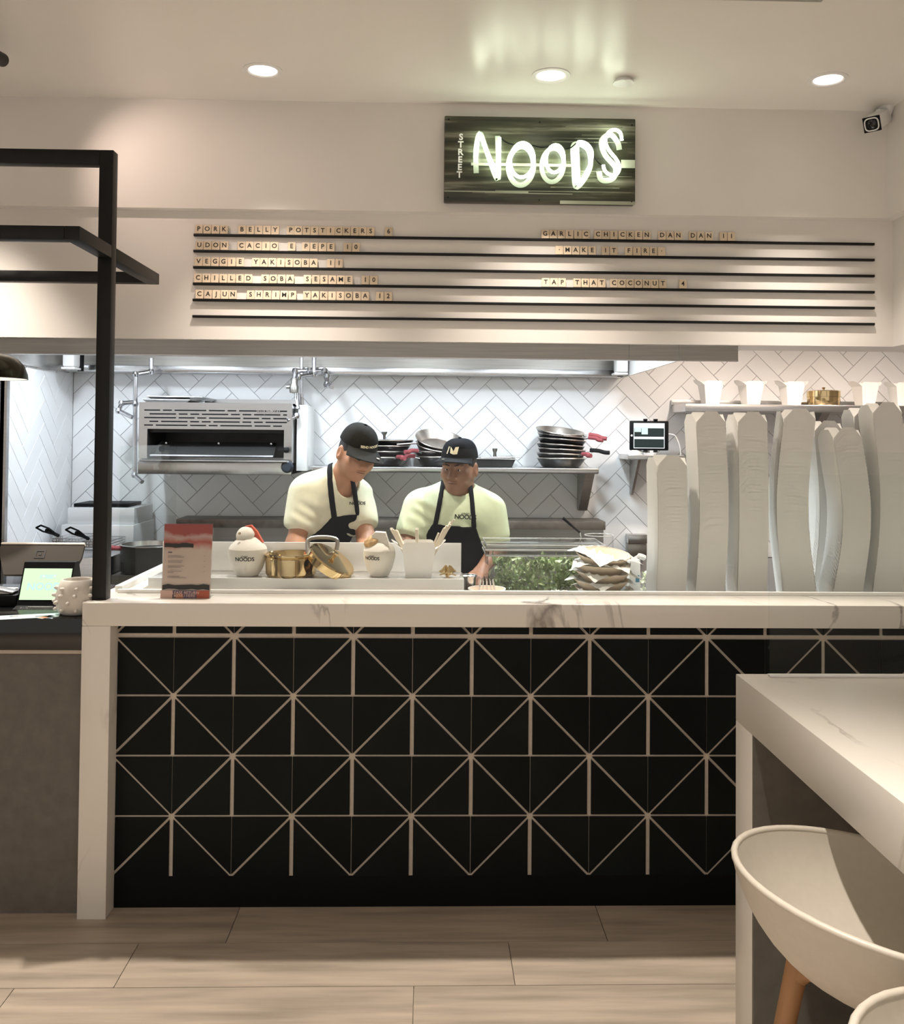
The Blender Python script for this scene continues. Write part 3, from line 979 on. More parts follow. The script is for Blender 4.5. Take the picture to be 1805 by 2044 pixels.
kx, kz = -0.8114, 1.5148
b = B(); lathe(b, [(0, 0.03), (0.024, 0.028), (0.03, 0.02), (0.036, 0)], 24, (kx, YSF - 0.012, kz), rot=Matrix.Rotation(PI / 2, 3, 'X')); obj('control_knob', b, mat('knob_blue_black', (0.02, 0.03, 0.045), 0.3), gr)
# vent slots
for r in range(5):
    z = GZ1 - 0.045 - r * 0.0215
    x = GX0 + 0.03 + (0.03 if r % 2 else 0)
    ln = [0.09, 0.05, 0.18] if r % 2 == 0 else [0.05, 0.15, 0.05]
    k = r
    while x < GX1 - 0.05:
        l_ = min(ln[k % 3], GX1 - 0.03 - x)
        b = B(); box(b, x, x + l_, YSF - 0.0012, YSF + 0.002, z - 0.0035, z + 0.0035); obj('vent_slot', b, 'black', gr)
        x += l_ + 0.016; k += 1
me = text_mesh('Imperial', 0.042, 0.002, 0.0006)
me.transform(Matrix.Translation((-0.9246, YSF - 0.004, 1.8356)) @ RX90); obj('maker_lettering', me, 'chrome', gr)
b = B(); box(b, -1.3762, GX1 - 0.02, YSF + 0.36, YSF + 0.40, GZ1, GZ1 + 0.035); obj('flue_riser', b, 'steel', gr)
b = B(); box(b, GX1 + 0.012, GX1 + 0.075, YSF + 0.10, YSF + 0.42, GZ0 + 0.02, GZ1 - 0.005, 0.003); obj('side_housing', b, 'whitemetal', gr)

# sheet pans on top of the grill
for k, (xa, xb, dz, lab) in enumerate(((288, 366, 0.0, 'lower thin aluminium sheet pan on the salamander grill'), (312, 396, 0.016, 'upper thin aluminium sheet pan on the salamander grill'))):
    x0 = -1.6494 + k * 0.03; x1 = x0 + 0.27 + 0.04 * k
    z = GZ1 + 0.001 + dz
    t = thing('sheet_pan', lab, 'tray', ((x0 + x1) / 2, YSF + 0.15, z), 'sheet pans on the grill')
    b = B(); box(b, x0 + 0.015, x1 - 0.015, YSF + 0.03, YSF + 0.33, z, z + 0.003); obj('pan_base', b, 'steel', t)
    b = B()
    ring0 = [(x0 + 0.015, YSF + 0.03), (x1 - 0.015, YSF + 0.03), (x1 - 0.015, YSF + 0.33), (x0 + 0.015, YSF + 0.33)]
    ring1 = [(x0, YSF + 0.015), (x1, YSF + 0.015), (x1, YSF + 0.345), (x0, YSF + 0.345)]
    for i in range(4):
        j = (i + 1) % 4
        quad(b, [(*ring0[i], z + 0.001), (*ring0[j], z + 0.001), (*ring1[j], z + 0.016), (*ring1[i], z + 0.016)])
    tube(b, [(*p, z + 0.016) for p in ring1], 0.003, 6, True)
    obj('raised_rim', b, 'steel', t)

# ------------------------------------------------------------------ gas pipes
def pipe(lab, pts, r=0.013, fit=True, mt='chrome', extra=None):
    pts = [Vector(p) for p in pts]
    t = thing('gas_pipe', lab, 'pipe', pts[-1])
    b = B()
    for a, c in zip(pts[:-1], pts[1:]): tube(b, [a, c], r, 12)
    obj('pipe_run', b, mt, t)
    for p in pts[1:-1]:
        b = B(); lathe(b, [(0, -r * 1.5), (r * 1.1, -r * 1.2), (r * 1.55, 0), (r * 1.1, r * 1.2), (0, r * 1.5)], 14, p); obj('elbow_fitting', b, mt, t)
    return t
YP = 2.12
V_ = lambda *p: Vector(p)
pipe('galvanised gas pipe dropping from the hood left of the grill', [(-1.6727, 2.3000, 2.1520), (-1.6714, 2.3000, 2.0707), (-1.7479, 2.2500, 2.0514), (-1.7481, 2.2500, 1.8755), (-1.7442, 2.2500, 1.4532), (-1.6840, 2.2000, 1.4145)])
pipe('curved short gas pipe looping left beside the grill', [(-1.7541, 2.2500, 1.8844), (-1.8278, 2.2500, 1.8777), (-1.8348, 2.2200, 1.8322), (-1.7486, 2.2000, 1.7940)])
pipe('gas pipe with regulator dropping right of the grill', [(-0.7736, 2.3000, 2.1705), (-0.7723, 2.3000, 1.8139), (-0.7603, 2.3000, 1.5729), (-0.7746, 2.2800, 1.4982)], 0.010)
pipe('gas pipe bending over at the right of the grill', [(-0.6983, 2.3000, 2.1713), (-0.6945, 2.2800, 2.0611), (-0.7731, 2.2000, 2.0430), (-0.7935, 2.2000, 2.0190), (-0.7726, 2.1500, 1.8545), (-0.7708, 2.1000, 1.8093), (-0.8178, 2.0500, 1.7818)])
pipe('thick hooked pipe end right of the gas pipes', [(-0.8139, 2.3000, 2.0249), (-0.8086, 2.3000, 2.0824), (-0.7244, 2.3000, 2.0863), (-0.6318, 2.2800, 2.0828), (-0.6131, 2.2500, 2.0479), (-0.6092, 2.2200, 1.9982), (-0.5720, 2.1500, 1.9828)], 0.015)
p = Vector((-0.7902, 2.1200, 1.9791))
t = thing('gas_regulator', 'small grey gas regulator valve on the pipe', 'valve', p)
b = B(); lathe(b, [(0, -0.04), (0.025, -0.035), (0.028, 0), (0.018, 0.02), (0.018, 0.05), (0, 0.05)], 16, p); obj('valve_body', b, 'steel2', t)
b = B(); tube(b, [p, (p.x - 0.045, p.y, p.z)], 0.012, 10); obj('side_port', b, 'steel2', t)
p = Vector((-0.7569, 2.2000, 1.9304)); q = Vector((-0.7472, 2.2000, 1.8563))
t = thing('valve_handle', 'grey shut-off handle hanging on the right gas pipe', 'valve', q)
b = B(); tube(b, [p, q], [0.008, 0.011], 10); obj('lever', b, 'steel2', t)
b = B(); lathe(b, [(0, -0.012), (0.012, -0.01), (0.012, 0.01), (0, 0.012)], 12, p); obj('stem_nut', b, 'chrome', t)

# ------------------------------------------------------------------ cooking line below
rg = thing('cooking_range', 'long stainless cooking range with raised back ledge', 'range', (0, 2.1, 0))
RX0, RX1 = -1.4998, 1.0607
b = B(); box(b, -1.7132, RX0, 1.78, 2.085, 0.0, 0.93); box(b, RX0, RX1 + 0.02, 1.78, 2.34, 0.0, 0.93, 0.004); obj('body', b, 'steel2', rg)
b = B(); box(b, RX0, RX1, 2.30, 2.50, 0.93, 1.1429); obj('backsplash', b, 'steel2', rg)
b = B(); box(b, RX0, RX1 + 0.005, 2.26, 2.50, 1.1429, 1.1930, 0.003); obj('back_ledge', b, noisy(mat('grimy_steel', (0.14, 0.12, 0.10), 0.5, 0.6), 20, 0.3), rg)
fx0, fx1 = -2.1126, -1.6980
fy = thing('deep_fryer', 'stainless deep fryer in the left kitchen corner', 'fryer', ((fx0 + fx1) / 2, 2.2, 0))
b = B(); box(b, fx0, -1.7298, 1.75, 2.09, 0.0, 1.0262, 0.004); box(b, fx0, fx1, 2.095, 2.5, 0.0, 1.0262 - 0.002, 0.004); obj('tank', b, 'steel', fy)
b = B(); box(b, fx0, fx1, 2.1, 2.5, 1.0262, 1.1700, 0.004); box(b, fx0 + 0.02, fx1 - 0.01, 2.14, 2.5, 1.1700, 1.2650, 0.004); obj('flue_box', b, noisy(mat('fryer_steel', (0.62, 0.62, 0.62), 0.4, 0.5), 6, 0.05), fy)
b = B(); box(b, -2.0810, -1.7634, 2.2, 2.45, 1.2650, 1.2852, 0.002); obj('flue_cap', b, 'black', fy)
M['wire'] = mat('basket_wire', (0.5, 0.5, 0.5), 0.3, 1.0)
for k, (tip, end) in enumerate((((-2.0126, 1.5500, 1.2134), (-1.9907, 1.7500, 1.1459)), ((-1.8613, 1.5500, 1.2039), (-1.8303, 1.7500, 1.1307)))):
    tip, end = Vector(tip), Vector(end)
    t = thing('fryer_basket', ['wire fryer basket with black handle, nearer the wall', 'wire fryer basket with black handle, nearer the black post'][k], 'fryer basket', (end.x, 1.9, end.z - 0.15), 'fryer baskets')
    b = B(); dd = (end - tip); sx = Vector((0.012, 0, 0.006))
    tube(b, [tip + sx, tip + dd * 0.35 + sx * 1.3, end], 0.005, 8); tube(b, [tip - sx, tip + dd * 0.35 - sx * 1.3, end], 0.005, 8); tube(b, [tip + sx, tip - sx], 0.005, 8); tube(b, [tip + dd * 0.4, end], 0.010, 8)
    obj('handle', b, 'black', t)
    b = B()
    zt = end.z - 0.005; x0, x1 = end.x - 0.04, end.x + 0.10
    for i in range(4): tube(b, [(end.x - 0.012 + 0.010 * i, 1.76, zt + 0.004), (end.x - 0.012 + 0.010 * i, 1.76, zt - 0.04)], 0.002, 6)
    for zz in (zt - 0.015, zt - 0.03, zt - 0.045): tube(b, [(x0, 1.78, zz), (x1, 1.78, zz), (x1, 2.05, zz), (x0, 2.05, zz)], 0.003, 6, True)
    for i in range(9):
        xx = x0 + (x1 - x0) * i / 8
        tube(b, [(xx, 1.78, zt - 0.015), (xx, 1.78, zt - 0.045), (xx, 2.05, zt - 0.045), (xx, 2.05, zt - 0.015)], 0.0016, 5)
    obj('wire_cage', b, 'wire', t)

# stainless fridge at the left edge
fx = -2.262
fg = thing('steel_fridge', 'tall stainless fridge with warm reflections at the left edge', 'fridge', (-2.7, 1.7, 0))
b = B(); box(b, -3.1, fx, 1.63, 2.5, 0.1, 1.99, 0.004); obj('cabinet', b, 'steel2', fg)
b = B(); box(b, -3.08, fx - 0.004, 1.605, 1.628, 0.95, 1.98, 0.006); obj('upper_door', b, 'steel2', fg)
b = B(); box(b, -3.08, fx - 0.004, 1.605, 1.628, 0.12, 0.94, 0.006); obj('lower_door', b, 'steel2', fg)
b = B(); box(b, -3.05, fx - 0.03, 1.7, 2.45, 0.0, 0.1); obj('plinth', b, 'black', fg)

# ------------------------------------------------------------------ wall shelf with pans
SHZ = 1.5152
SX0_, SX1_ = -0.7575, 1.0133
sh = thing('steel_wall_shelf', 'stainless wall shelf holding the frying pans', 'shelf', ((SX0_ + SX1_) / 2, 2.4, SHZ))
b = B(); box(b, SX0_, SX1_, 2.20, 2.54, SHZ - 0.035, SHZ, 0.008); obj('board', b, 'steel', sh)
for bx_ in (SX1_ - 0.075, SX0_ + 0.3):
    b = B(); prism(b, [(2.23, SHZ - 0.035), (2.54, SHZ - 0.035), (2.54, 1.2408), (2.49, 1.2408)], bx_, bx_ + 0.055, 'x'); obj('bracket', b, 'steel2', sh)

def pan_mesh(r, h, tilt=0):
    b = B()
    lathe(b, [(0, 0.0), (r * 0.72, 0.0), (r * 0.80, 0.006), (r * 0.985, h), (r, h + 0.003)], 40, mi=0)
    lathe(b, [(r * 0.997, h - 0.001), (r * 1.012, h + 0.003), (r, h + 0.006), (r * 0.97, h + 0.001), (r * 0.78, 0.01), (0, 0.006)], 40, mi=1)
    me = finish(b, 0.7)
    me.materials.append(M['pan']); me.materials.append(M['pansteel'])
    return me
PM = {}
def pan(label, loc, r=0.15, h=0.05, handle=None, ang=0.0, tilt=(0, 0), hcol='redhandle', group='frying pans on the wall shelf', name='frying_pan'):
    key = (round(r, 3), round(h, 3))
    if key not in PM: PM[key] = pan_mesh(r, h)
    t = thing(name, label, 'pan', loc, group)
    t.rotation_euler = (tilt[0], tilt[1], 0)
    o = inst('bowl', PM[key], t)
    if handle:
        b = B()
        d = Vector((math.cos(ang), math.sin(ang), 0.0))
        p0 = d * (r * 0.98) + Vector((0, 0, h * 0.9)); p1 = d * (r + 0.05) + Vector((0, 0, h * 0.9 + 0.012)); p2 = d * (r + handle) + Vector((0, 0, h * 0.9 + 0.004))
        tube(b, [p0, p1], 0.006, 8)
        hm = obj('handle_root', b, 'steel', t, local=True)
        b = B(); tube(b, smoothpath([p1 - d * 0.02, p1 + d * 0.03, p2 - d * 0.03, p2], 4), 0.0125, 10)
        obj('handle_grip', b, hcol, t, local=True, smooth=1.0)
    return t
# tall stack by the tablet
sx = 0.8081
for i in range(7):
    hd = [None, 0.10, 0.15, None, None, 0.12, 0.14][i]
    pan('frying pan in the tall stack at the right shelf end, %s from the bottom' % ORD[i], (sx + [0, -0.004, 0.003, -0.006, 0.002, -0.002, -0.012][i], 2.36, SHZ + 0.001 + i * 0.027 + (0.006 if i > 3 else 0)), 0.148, 0.052,
        hd, [0, -0.9, -0.45, 0, 0, -0.55, -0.35][i], ([0, 0, 0, 0, 0, 0.04, 0.16][i], [0, 0.03, 0.05, 0.07, 0.07, 0.09, 0.10][i]), 'black' if i == 2 else 'redhandle')
# stack behind the two cooks
s2 = 0.0719
for i in range(4):
    pan('frying pan stacked between the two cooks, %s from the bottom' % ORD[i], (s2 + [0, -0.01, -0.01, -0.015][i], 2.36, SHZ + 0.001 + [0, 0.03, 0.072, 0.112][i]), 0.15, 0.055,
        [0.12, 0.13, None, None][i], [PI + 0.5, PI + 0.75, 0, 0][i], ([0, 0.0, 0.25, 0.38][i], [0, 0.02, 0.12, 0.16][i]))
s3 = -0.3005
for i in range(4):
    pan('dark pan stacked behind the leaning cook, %s from the bottom' % ORD[i], (s3 + 0.02 * i, 2.36, SHZ + 0.001 + i * 0.034), 0.155 - 0.01 * (i > 0), 0.05,
        [0.10, None, None, None][i], -0.9, (0, 0), 'redhandle')
lidp = (s3 + 0.06, 2.36, SHZ + 0.151)
t = thing('pan_lid', 'flat dark lid with knob on the pans behind the leaning cook', 'lid', lidp)
b = B(); lathe(b, [(0, 0.012), (0.06, 0.010), (0.14, 0.004), (0.145, 0), (0, 0)], 32, lidp); obj('disc', b, 'pan', t)
b = B(); lathe(b, [(0.008, 0.01), (0.008, 0.035), (0.018, 0.05), (0.018, 0.056), (0, 0.056)], 14, (lidp[0] - 0.03, lidp[1] - 0.05, lidp[2])); obj('knob', b, 'steel2', t)
b = B(); tube(b, [(lidp[0] + 0.05, lidp[1] - 0.12, lidp[2] - 0.02), (lidp[0] + 0.17, lidp[1] - 0.14, lidp[2] - 0.01)], 0.006, 8); obj('bent_handle', b, 'steel2', t)
# roasting trays in the middle of the shelf
tx0, tx1 = 0.2532, 0.5201
t = thing('roasting_tray', 'dark rectangular roasting tray beside the capped cook', 'tray', ((tx0 + tx1) / 2, 2.35, SHZ + 0.001))
b = B(); z0, z1 = SHZ + 0.001, SHZ + 0.05
lo = [(tx0 + 0.03, 2.26), (tx1 - 0.02, 2.26), (tx1 - 0.02, 2.48), (tx0 + 0.03, 2.48)]; hi = [(tx0, 2.24), (tx1, 2.24), (tx1, 2.50), (tx0, 2.50)]
for i in range(4):
    j = (i + 1) % 4
    quad(b, [(*lo[i], z0), (*lo[j], z0), (*hi[j], z1), (*hi[i], z1)])
quad(b, [(*p_, z0 + 0.0005) for p_ in lo]); obj('body', b, 'pan', t)
b = B(); tube(b, [(*p_, z1) for p_ in hi], 0.004, 6, True); obj('rim', b, 'steel2', t)
t = thing('tray_lid', 'thin metal lid with round knob lying on the roasting tray', 'lid', ((tx0 + tx1) / 2, 2.36, z1))
b = B(); box(b, tx0 + 0.0, tx1 + 0.005, 2.25, 2.49, z1 + 0.004, z1 + 0.008, rot=Matrix.Rotation(-0.05, 3, 'Y')); obj('sheet', b, 'pan', t)
kb = (0.4015, 2.34, z1 + 0.006)
b = B(); lathe(b, [(0.011, 0), (0.009, 0.03), (0.015, 0.045), (0.015, 0.055), (0, 0.056)], 14, kb); obj('knob', b, 'steel2', t)
b = B(); tube(b, [(tx0 + 0.06, 2.26, z1 + 0.006), (tx1 + 0.02, 2.24, z1 + 0.012), (tx1 + 0.035, 2.23, z1 + 0.012)], 0.004, 8); obj('wire_handle', b, 'chrome', t)

# ------------------------------------------------------------------ order tablet on a small shelf
tz = 1.5959
ta0, ta1 = 1.2010, 1.4815
t = thing('tablet_shelf', 'small stainless wall shelf under the order tablet', 'shelf', ((ta0 + ta1) / 2, 2.4, tz))
b = B(); box(b, ta0, ta1 + 0.06, 2.26, 2.54, tz - 0.03, tz, 0.005); obj('board', b, 'steel', t)
b = B(); prism(b, [(2.30, tz - 0.03), (2.54, tz - 0.03), (2.54, 1.3402), (2.50, 1.3402)], ta0 + 0.07, ta0 + 0.085, 'x'); obj('bracket', b, 'steel2', t)
a0, a1 = 1.2171, 1.4558
z0, z1 = 1.6229, 1.8024
tb = thing('order_tablet', 'black-framed tablet showing kitchen orders on its stand', 'tablet', ((a0 + a1) / 2, 2.32, tz))
b = B(); box(b, a0, a1, 2.295, 2.31, z0, z1, 0.007); obj('case', b, 'black', tb)
def lcd(name, col, es): return mat(name, (0.01, 0.01, 0.01), 0.2, emit=col, es=es)
M['scrdark'] = lcd('screen_dark', (0.02, 0.05, 0.05), 0.35); M['scrpale'] = lcd('screen_pale', (0.72, 0.95, 0.86), 0.75); M['scrwhite'] = lcd('screen_white', (0.9, 0.95, 0.97), 0.85)
def panel(name, x0, x1, za, zb, y, mt, par):
    b = B(); box(b, x0, x1, y, y + 0.0012, za, zb); return obj(name, b, mt, par, smooth=0)
W_, H_ = a1 - a0, z1 - z0
panel('screen', a0 + W_ * 0.10, a1 - W_ * 0.11, z0 + H_ * 0.07, z1 - H_ * 0.08, 2.2940, 'scrwhite', tb)
panel('screen_area', a0 + W_ * 0.115, a1 - W_ * 0.125, z0 + H_ * 0.09, z0 + H_ * 0.38, 2.2932, 'scrdark', tb)
panel('screen_area', a0 + W_ * 0.115, a1 - W_ * 0.125, z0 + H_ * 0.46, z1 - H_ * 0.25, 2.2932, 'scrdark', tb)
panel('order_ticket', a0 + W_ * 0.125, a0 + W_ * 0.29, z0 + H_ * 0.62, z1 - H_ * 0.22, 2.2925, 'scrpale', tb)
panel('order_ticket', a0 + W_ * 0.30, a0 + W_ * 0.46, z0 + H_ * 0.54, z1 - H_ * 0.22, 2.2925, 'scrpale', tb)
b = B(); lathe(b, [(0, 0.001), (0.006, 0.001), (0.006, 0)], 14, (a0 + W_ * 0.05, 2.2945, (z0 + z1) / 2), rot=Matrix.Rotation(PI / 2, 3, 'X')); obj('home_button', b, 'white', tb)
for xx in (0.36, 0.62):
    for zz in (z1, z0 - 0.012):
        b = B(); box(b, a0 + W_ * xx, a0 + W_ * xx + 0.022, 2.29, 2.315, zz, zz + 0.012, 0.002); obj('holder_clip', b, 'black', tb)
b = B(); box(b, (a0 + a1) / 2 - 0.03, (a0 + a1) / 2 + 0.03, 2.30, 2.40, tz, tz + 0.012, 0.003); tube(b, [((a0 + a1) / 2, 2.34, tz), ((a0 + a1) / 2, 2.315, z0 + 0.05)], 0.012, 10); obj('stand', b, 'whitemetal', tb)
b = B(); tube(b, smoothpath([(a1, 2.30, (z0 + z1) / 2 + 0.01), (a1 + 0.04, 2.30, z0 + 0.09), (a1 + 0.07, 2.31, z0 + 0.03), (a1 + 0.085, 2.34, tz)], 6), 0.0035, 8); obj('charging_cable', b, 'white', tb)
bx0 = 1.2284
t = thing('paper_bundle', 'crumpled white paper roll beside the tablet stand', 'paper', (bx0 + 0.04, 2.33, tz))
b = B(); tube(b, [(bx0, 2.30, tz + 0.016), (bx0 + 0.03, 2.31, tz + 0.017), (bx0 + 0.075, 2.33, tz + 0.014)], [0.012, 0.016, 0.010], 12); obj('roll', b, 'paper', t)
b = B(); box(b, bx0 - 0.01, bx0 + 0.06, 2.28, 2.36, tz, tz + 0.003); obj('loose_sheet', b, 'paper', t)
# wall outlet box
t = thing('outlet_box', 'stainless outlet box on the tiled wall below the tablet', 'box', (1.2948, 2.5, 0.9729))
b = B(); box(b, 1.2474, 1.3675, 2.47, 2.545, 1.0387, 1.0951, 0.003); obj('upper_plate', b, 'steel', t)
b = B(); box(b, 1.2474, 1.3675, 2.48, 2.545, 0.9510, 1.0356, 0.003); obj('lower_plate', b, 'steel2', t)

# ------------------------------------------------------------------ upper right steel shelf with pails
UZ = 1.9054
ux0 = 1.5588
us = thing('upper_steel_shelf', 'long stainless wall shelf at the upper right with paper pails', 'shelf', (2.2, 2.4, UZ))
b = B(); box(b, ux0 - 0.03, 3.2, 2.20, 2.54, UZ - 0.048, UZ, 0.006); obj('board', b, 'steel', us)
b = B(); box(b, ux0 - 0.03, 3.2, 2.51, 2.545, UZ, UZ + 0.035, 0.004); obj('upstand', b, 'steel', us)
bx_ = 2.3676
b = B(); prism(b, [(2.23, UZ - 0.048), (2.54, UZ - 0.048), (2.54, UZ - 0.26), (2.50, UZ - 0.26)], bx_, bx_ + 0.05, 'x'); obj('bracket', b, 'steel2', us)

def pail_mesh(wb=0.098, db=0.083, wt=0.122, dt=0.104, h=0.118, fl=0.074, open_=False):
    """folded paper pail: tapered walls with the four top flaps"""
    b = B()
    def ring(w, d, z): return [b.verts.new((sx * w / 2, sy * d / 2, z)) for sx, sy in ((-1, -1), (1, -1), (1, 1), (-1, 1))]
    r0 = ring(wb, db, 0); r1 = ring(wt, dt, h)
    b.faces.new(r0[::-1])
    for i in range(4): b.faces.new((r0[i], r0[(i + 1) % 4], r1[(i + 1) % 4], r1[i]))
    kx, ky = (wt - wb) / 2 / h, (dt - db) / 2 / h
    for s in (-1, 1):
        y = s * dt / 2
        def P(x, z): return (x, y + s * ky * z, h + z)
        if open_: pts = [P(-wt / 2, 0), P(wt / 2, 0), P(wt / 2 - 0.004, 0.022), P(wt / 2 - 0.014, 0.027), P(-wt / 2 + 0.014, 0.027), P(-wt / 2 + 0.004, 0.022)]
        else: pts = [P(-wt / 2, 0), P(wt / 2, 0), P(wt / 2 + 0.002, fl * 0.42), P(wt * 0.20, fl), P(-wt * 0.20, fl), P(-wt / 2 - 0.002, fl * 0.42)]
        b.faces.new([b.verts.new(p) for p in (pts if s < 0 else pts[::-1])])
        x = s * wt / 2
        def Q(yy, z): return (x + s * (kx * z if not open_ else 1.3 * z), yy, h + z)
        zf = fl * 0.86 if not open_ else 0.032
        pts = [Q(-dt / 2, 0), Q(dt / 2, 0), Q(dt / 2, zf * 0.5), Q(dt * 0.24, zf), Q(-dt * 0.24, zf), Q(-dt / 2, zf * 0.5)]
        b.faces.new([b.verts.new(p) for p in (pts if s > 0 else pts[::-1])])
    me = finish(b)
    me.materials.append(M['paper'])
    return me
pm_open = pail_mesh(0.085, 0.07, 0.118, 0.10, 0.118, 0.05, True)
for i, (cx, wt) in enumerate(((1422, 'first'), (1503, 'second'), (1585, 'third'), (1733, 'fourth'), (1806, 'fifth'))):
    xx = 1.7222 + (cx - 1422) * (2.6820 - 1.7222) / 311
    t = thing('open_pail', 'open white paper pail on the upper steel shelf, %s from the left' % wt, 'paper pail', (xx, 2.34, UZ + 0.0005), 'open pails on the upper shelf')
    inst('carton', pm_open, t, rot=(0, 0, random.uniform(-0.08, 0.12) + 0.15))
gx = 2.4251; 
gp = thing('covered_gold_pot', 'polished gold lidded pot among the pails on the upper shelf', 'pot', (gx, 2.34, UZ))
b = B(); lathe(b, [(0, 0.001), (0.092, 0.001), (0.096, 0.008), (0.096, 0.052), (0.088, 0.052), (0, 0.05)], 48, (gx, 2.34, UZ)); obj('body', b, 'gold', gp)
b = B(); lathe(b, [(0.098, 0.053), (0.098, 0.088), (0.092, 0.092), (0, 0.094)], 48, (gx, 2.34, UZ)); obj('lid', b, 'gold', gp)
b = B(); lathe(b, [(0.006, 0.093), (0.006, 0.103), (0.011, 0.108), (0.008, 0.114), (0, 0.115)], 16, (gx, 2.34, UZ)); obj('knob', b, 'gold', gp)

# ------------------------------------------------------------------ nested stacks of paper pails on the prep table
pm = pail_mesh()
STK = [  # centre x, Y, top z, rotation, bow, pails to keep as single things, label
    (0.9600, 0.42, 1.6309, 0.17, 0.004, 99, 'the shortest stack, beside the bowls'),
    (1.1243, 0.44, 1.8166, 0.17, 0.010, 99, 'the tall stack second from the left'),
    (1.2924, 0.44, 1.8040, 0.13, 0.004, 99, 'the tall stack third from the left'),
    (1.4813, 0.44, 1.8256, -0.07, -0.020, 99, 'the bowed stack right of the glass edge'),
    (1.6827, 0.43, 1.7512, 0.17, 0.026, 99, 'the stack second from the right'),
    (1.8602, 0.46, 1.8542, 0.10, 0.020, 99, 'the tallest stack, at the right'),
    (2.0349, 0.46, 1.7746, 0.14, 0.024, 12, 'the stack cut by the right edge'),
    (1.6777, 0.60, 1.7785, 0.10, 0.016, 9, 'the stack at the back of the group'),
    (1.8545, 0.61, 1.8348, 0.05, 0.016, 9, 'the rear stack behind the right pair')]
rest = B()
total = 0
for (cx, cy, ztop, rz, bow, keep, lab) in STK:
    pit = 0.0147
    n = int((ztop - ZP - 0.192) / pit) + 1
    for i in range(n):
        f = i / max(n - 1, 1)
        ox = bow * math.sin(PI * f * 1.1) * 1.3 + bow * f * 0.5 - bow * 0.6
        z = ZP + 0.0006 + i * pit
        loc = Vector((cx + ox + random.uniform(-0.0004, 0.0004), cy + random.uniform(-0.0006, 0.0006), z))
        rot = (0.0, 0.0, rz + random.uniform(-0.004, 0.004))
        if i < n - keep or z + 0.19 < HC + 0.03:
            k = len(rest.verts)
            rest.from_mesh(pm)
            rest.verts.ensure_lookup_table()
            bmesh.ops.transform(rest, matrix=Matrix.Translation(loc) @ Euler(rot).to_matrix().to_4x4(), verts=rest.verts[k:])
            continue
        l = 'white paper pail on top of ' + lab if i == n - 1 else 'white folded paper pail nested in ' + lab
        o = inst('paper_pail', pm, None, loc, rot)
        tagit(o, l, 'paper pail', 'nested paper pails on the counter')
        total += 1
o = obj('nested_paper_pails', rest, 'paper', smooth=0)
tagit(o, 'white folded paper pails at the foot of the tall stacks', 'paper pails', kind='stuff')
print('pails', total)

# ------------------------------------------------------------------ display tray behind the glass
TX0, TX1 = -1.061, 0.139
TZ = 1.146
tr = thing('display_tray', 'white metal display tray with back panel behind the glass', 'tray', ((TX0 + TX1) / 2, 0.36, ZP))
b = B(); box(b, TX0, TX1, 0.262, 0.46, TZ - 0.008, TZ, 0.001); obj('shelf_plate', b, mat('pale_steel_shelf', (0.70, 0.69, 0.67), 0.15, 0.5), tr)
b = B(); box(b, TX0, TX1, 0.256, 0.262, TZ - 0.065, TZ + 0.004, 0.001); obj('front_lip', b, 'whitemetal', tr)
b = B(); box(b, -1.0654, 0.1342, 0.460, 0.466, TZ - 0.008, 1.2636, 0.001); obj('back_panel', b, 'whitemetal', tr)
b = B(); box(b, TX0 + 0.02, TX0 + 0.03, 0.27, 0.45, ZP, TZ - 0.008); box(b, TX1 - 0.03, TX1 - 0.02, 0.27, 0.45, ZP, TZ - 0.008); obj('end_support', b, 'whitemetal', tr)

def dent_text(parent, s, size, centre, bvh_obj, mt='ink', name='printed_lettering', bold=0.0006, shear=0.0, dirn=(0, 1, 0), lift=0.0012, rot=0.0, spacing=1.0):
    """print a text on an object by dropping it along dirn onto the surface"""
    me = text_mesh(s, size, 0.0, bold, spacing)
    bmx = B(); bmx.from_mesh(me)
    bmesh.ops.subdivide_edges(bmx, edges=[e for e in bmx.edges if e.calc_length() > size * 0.25], cuts=1)
    dv = Vector(dirn).normalized()
    rt = dv.cross(Vector((0, 0, 1))).normalized()
    upd = rt.cross(dv)
    meb = bvh_obj.data
    mw = Matrix.Translation(root_of(bvh_obj.parent) + bvh_obj.location) if bvh_obj.parent else Matrix.Translation(bvh_obj.location)
    bv = BVHTree.FromPolygons([mw @ v.co for v in meb.vertices], [tuple(p.vertices) for p in meb.polygons])
    c = Vector(centre)
    for v in bmx.verts:
        x, y = v.co.x + shear * v.co.y, v.co.y
        x, y = x * math.cos(rot) - y * math.sin(rot), x * math.sin(rot) + y * math.cos(rot)
        p = c + rt * x + upd * y - dv * 0.4
        h, nn, i, d = bv.ray_cast(p, dv)
        v.co = (h - dv * lift) if h is not None else c + rt * x + upd * y
    return obj(name, bmx, mt, parent, smooth=0)

def noods_print(parent, centre, w, target, dirn=(0, 1, 0), rot=0.0):
    dent_text(parent, 'NOODS', w * 0.34, centre, target, bold=w * 0.008, dirn=dirn, rot=rot, spacing=0.92)
    up = Vector((0, 0, 1)) * (w * 0.17)
    dent_text(parent, 'STREET', w * 0.13, Vector(centre) + up, target, bold=w * 0.003, dirn=dirn, rot=rot, name='printed_small_lettering')

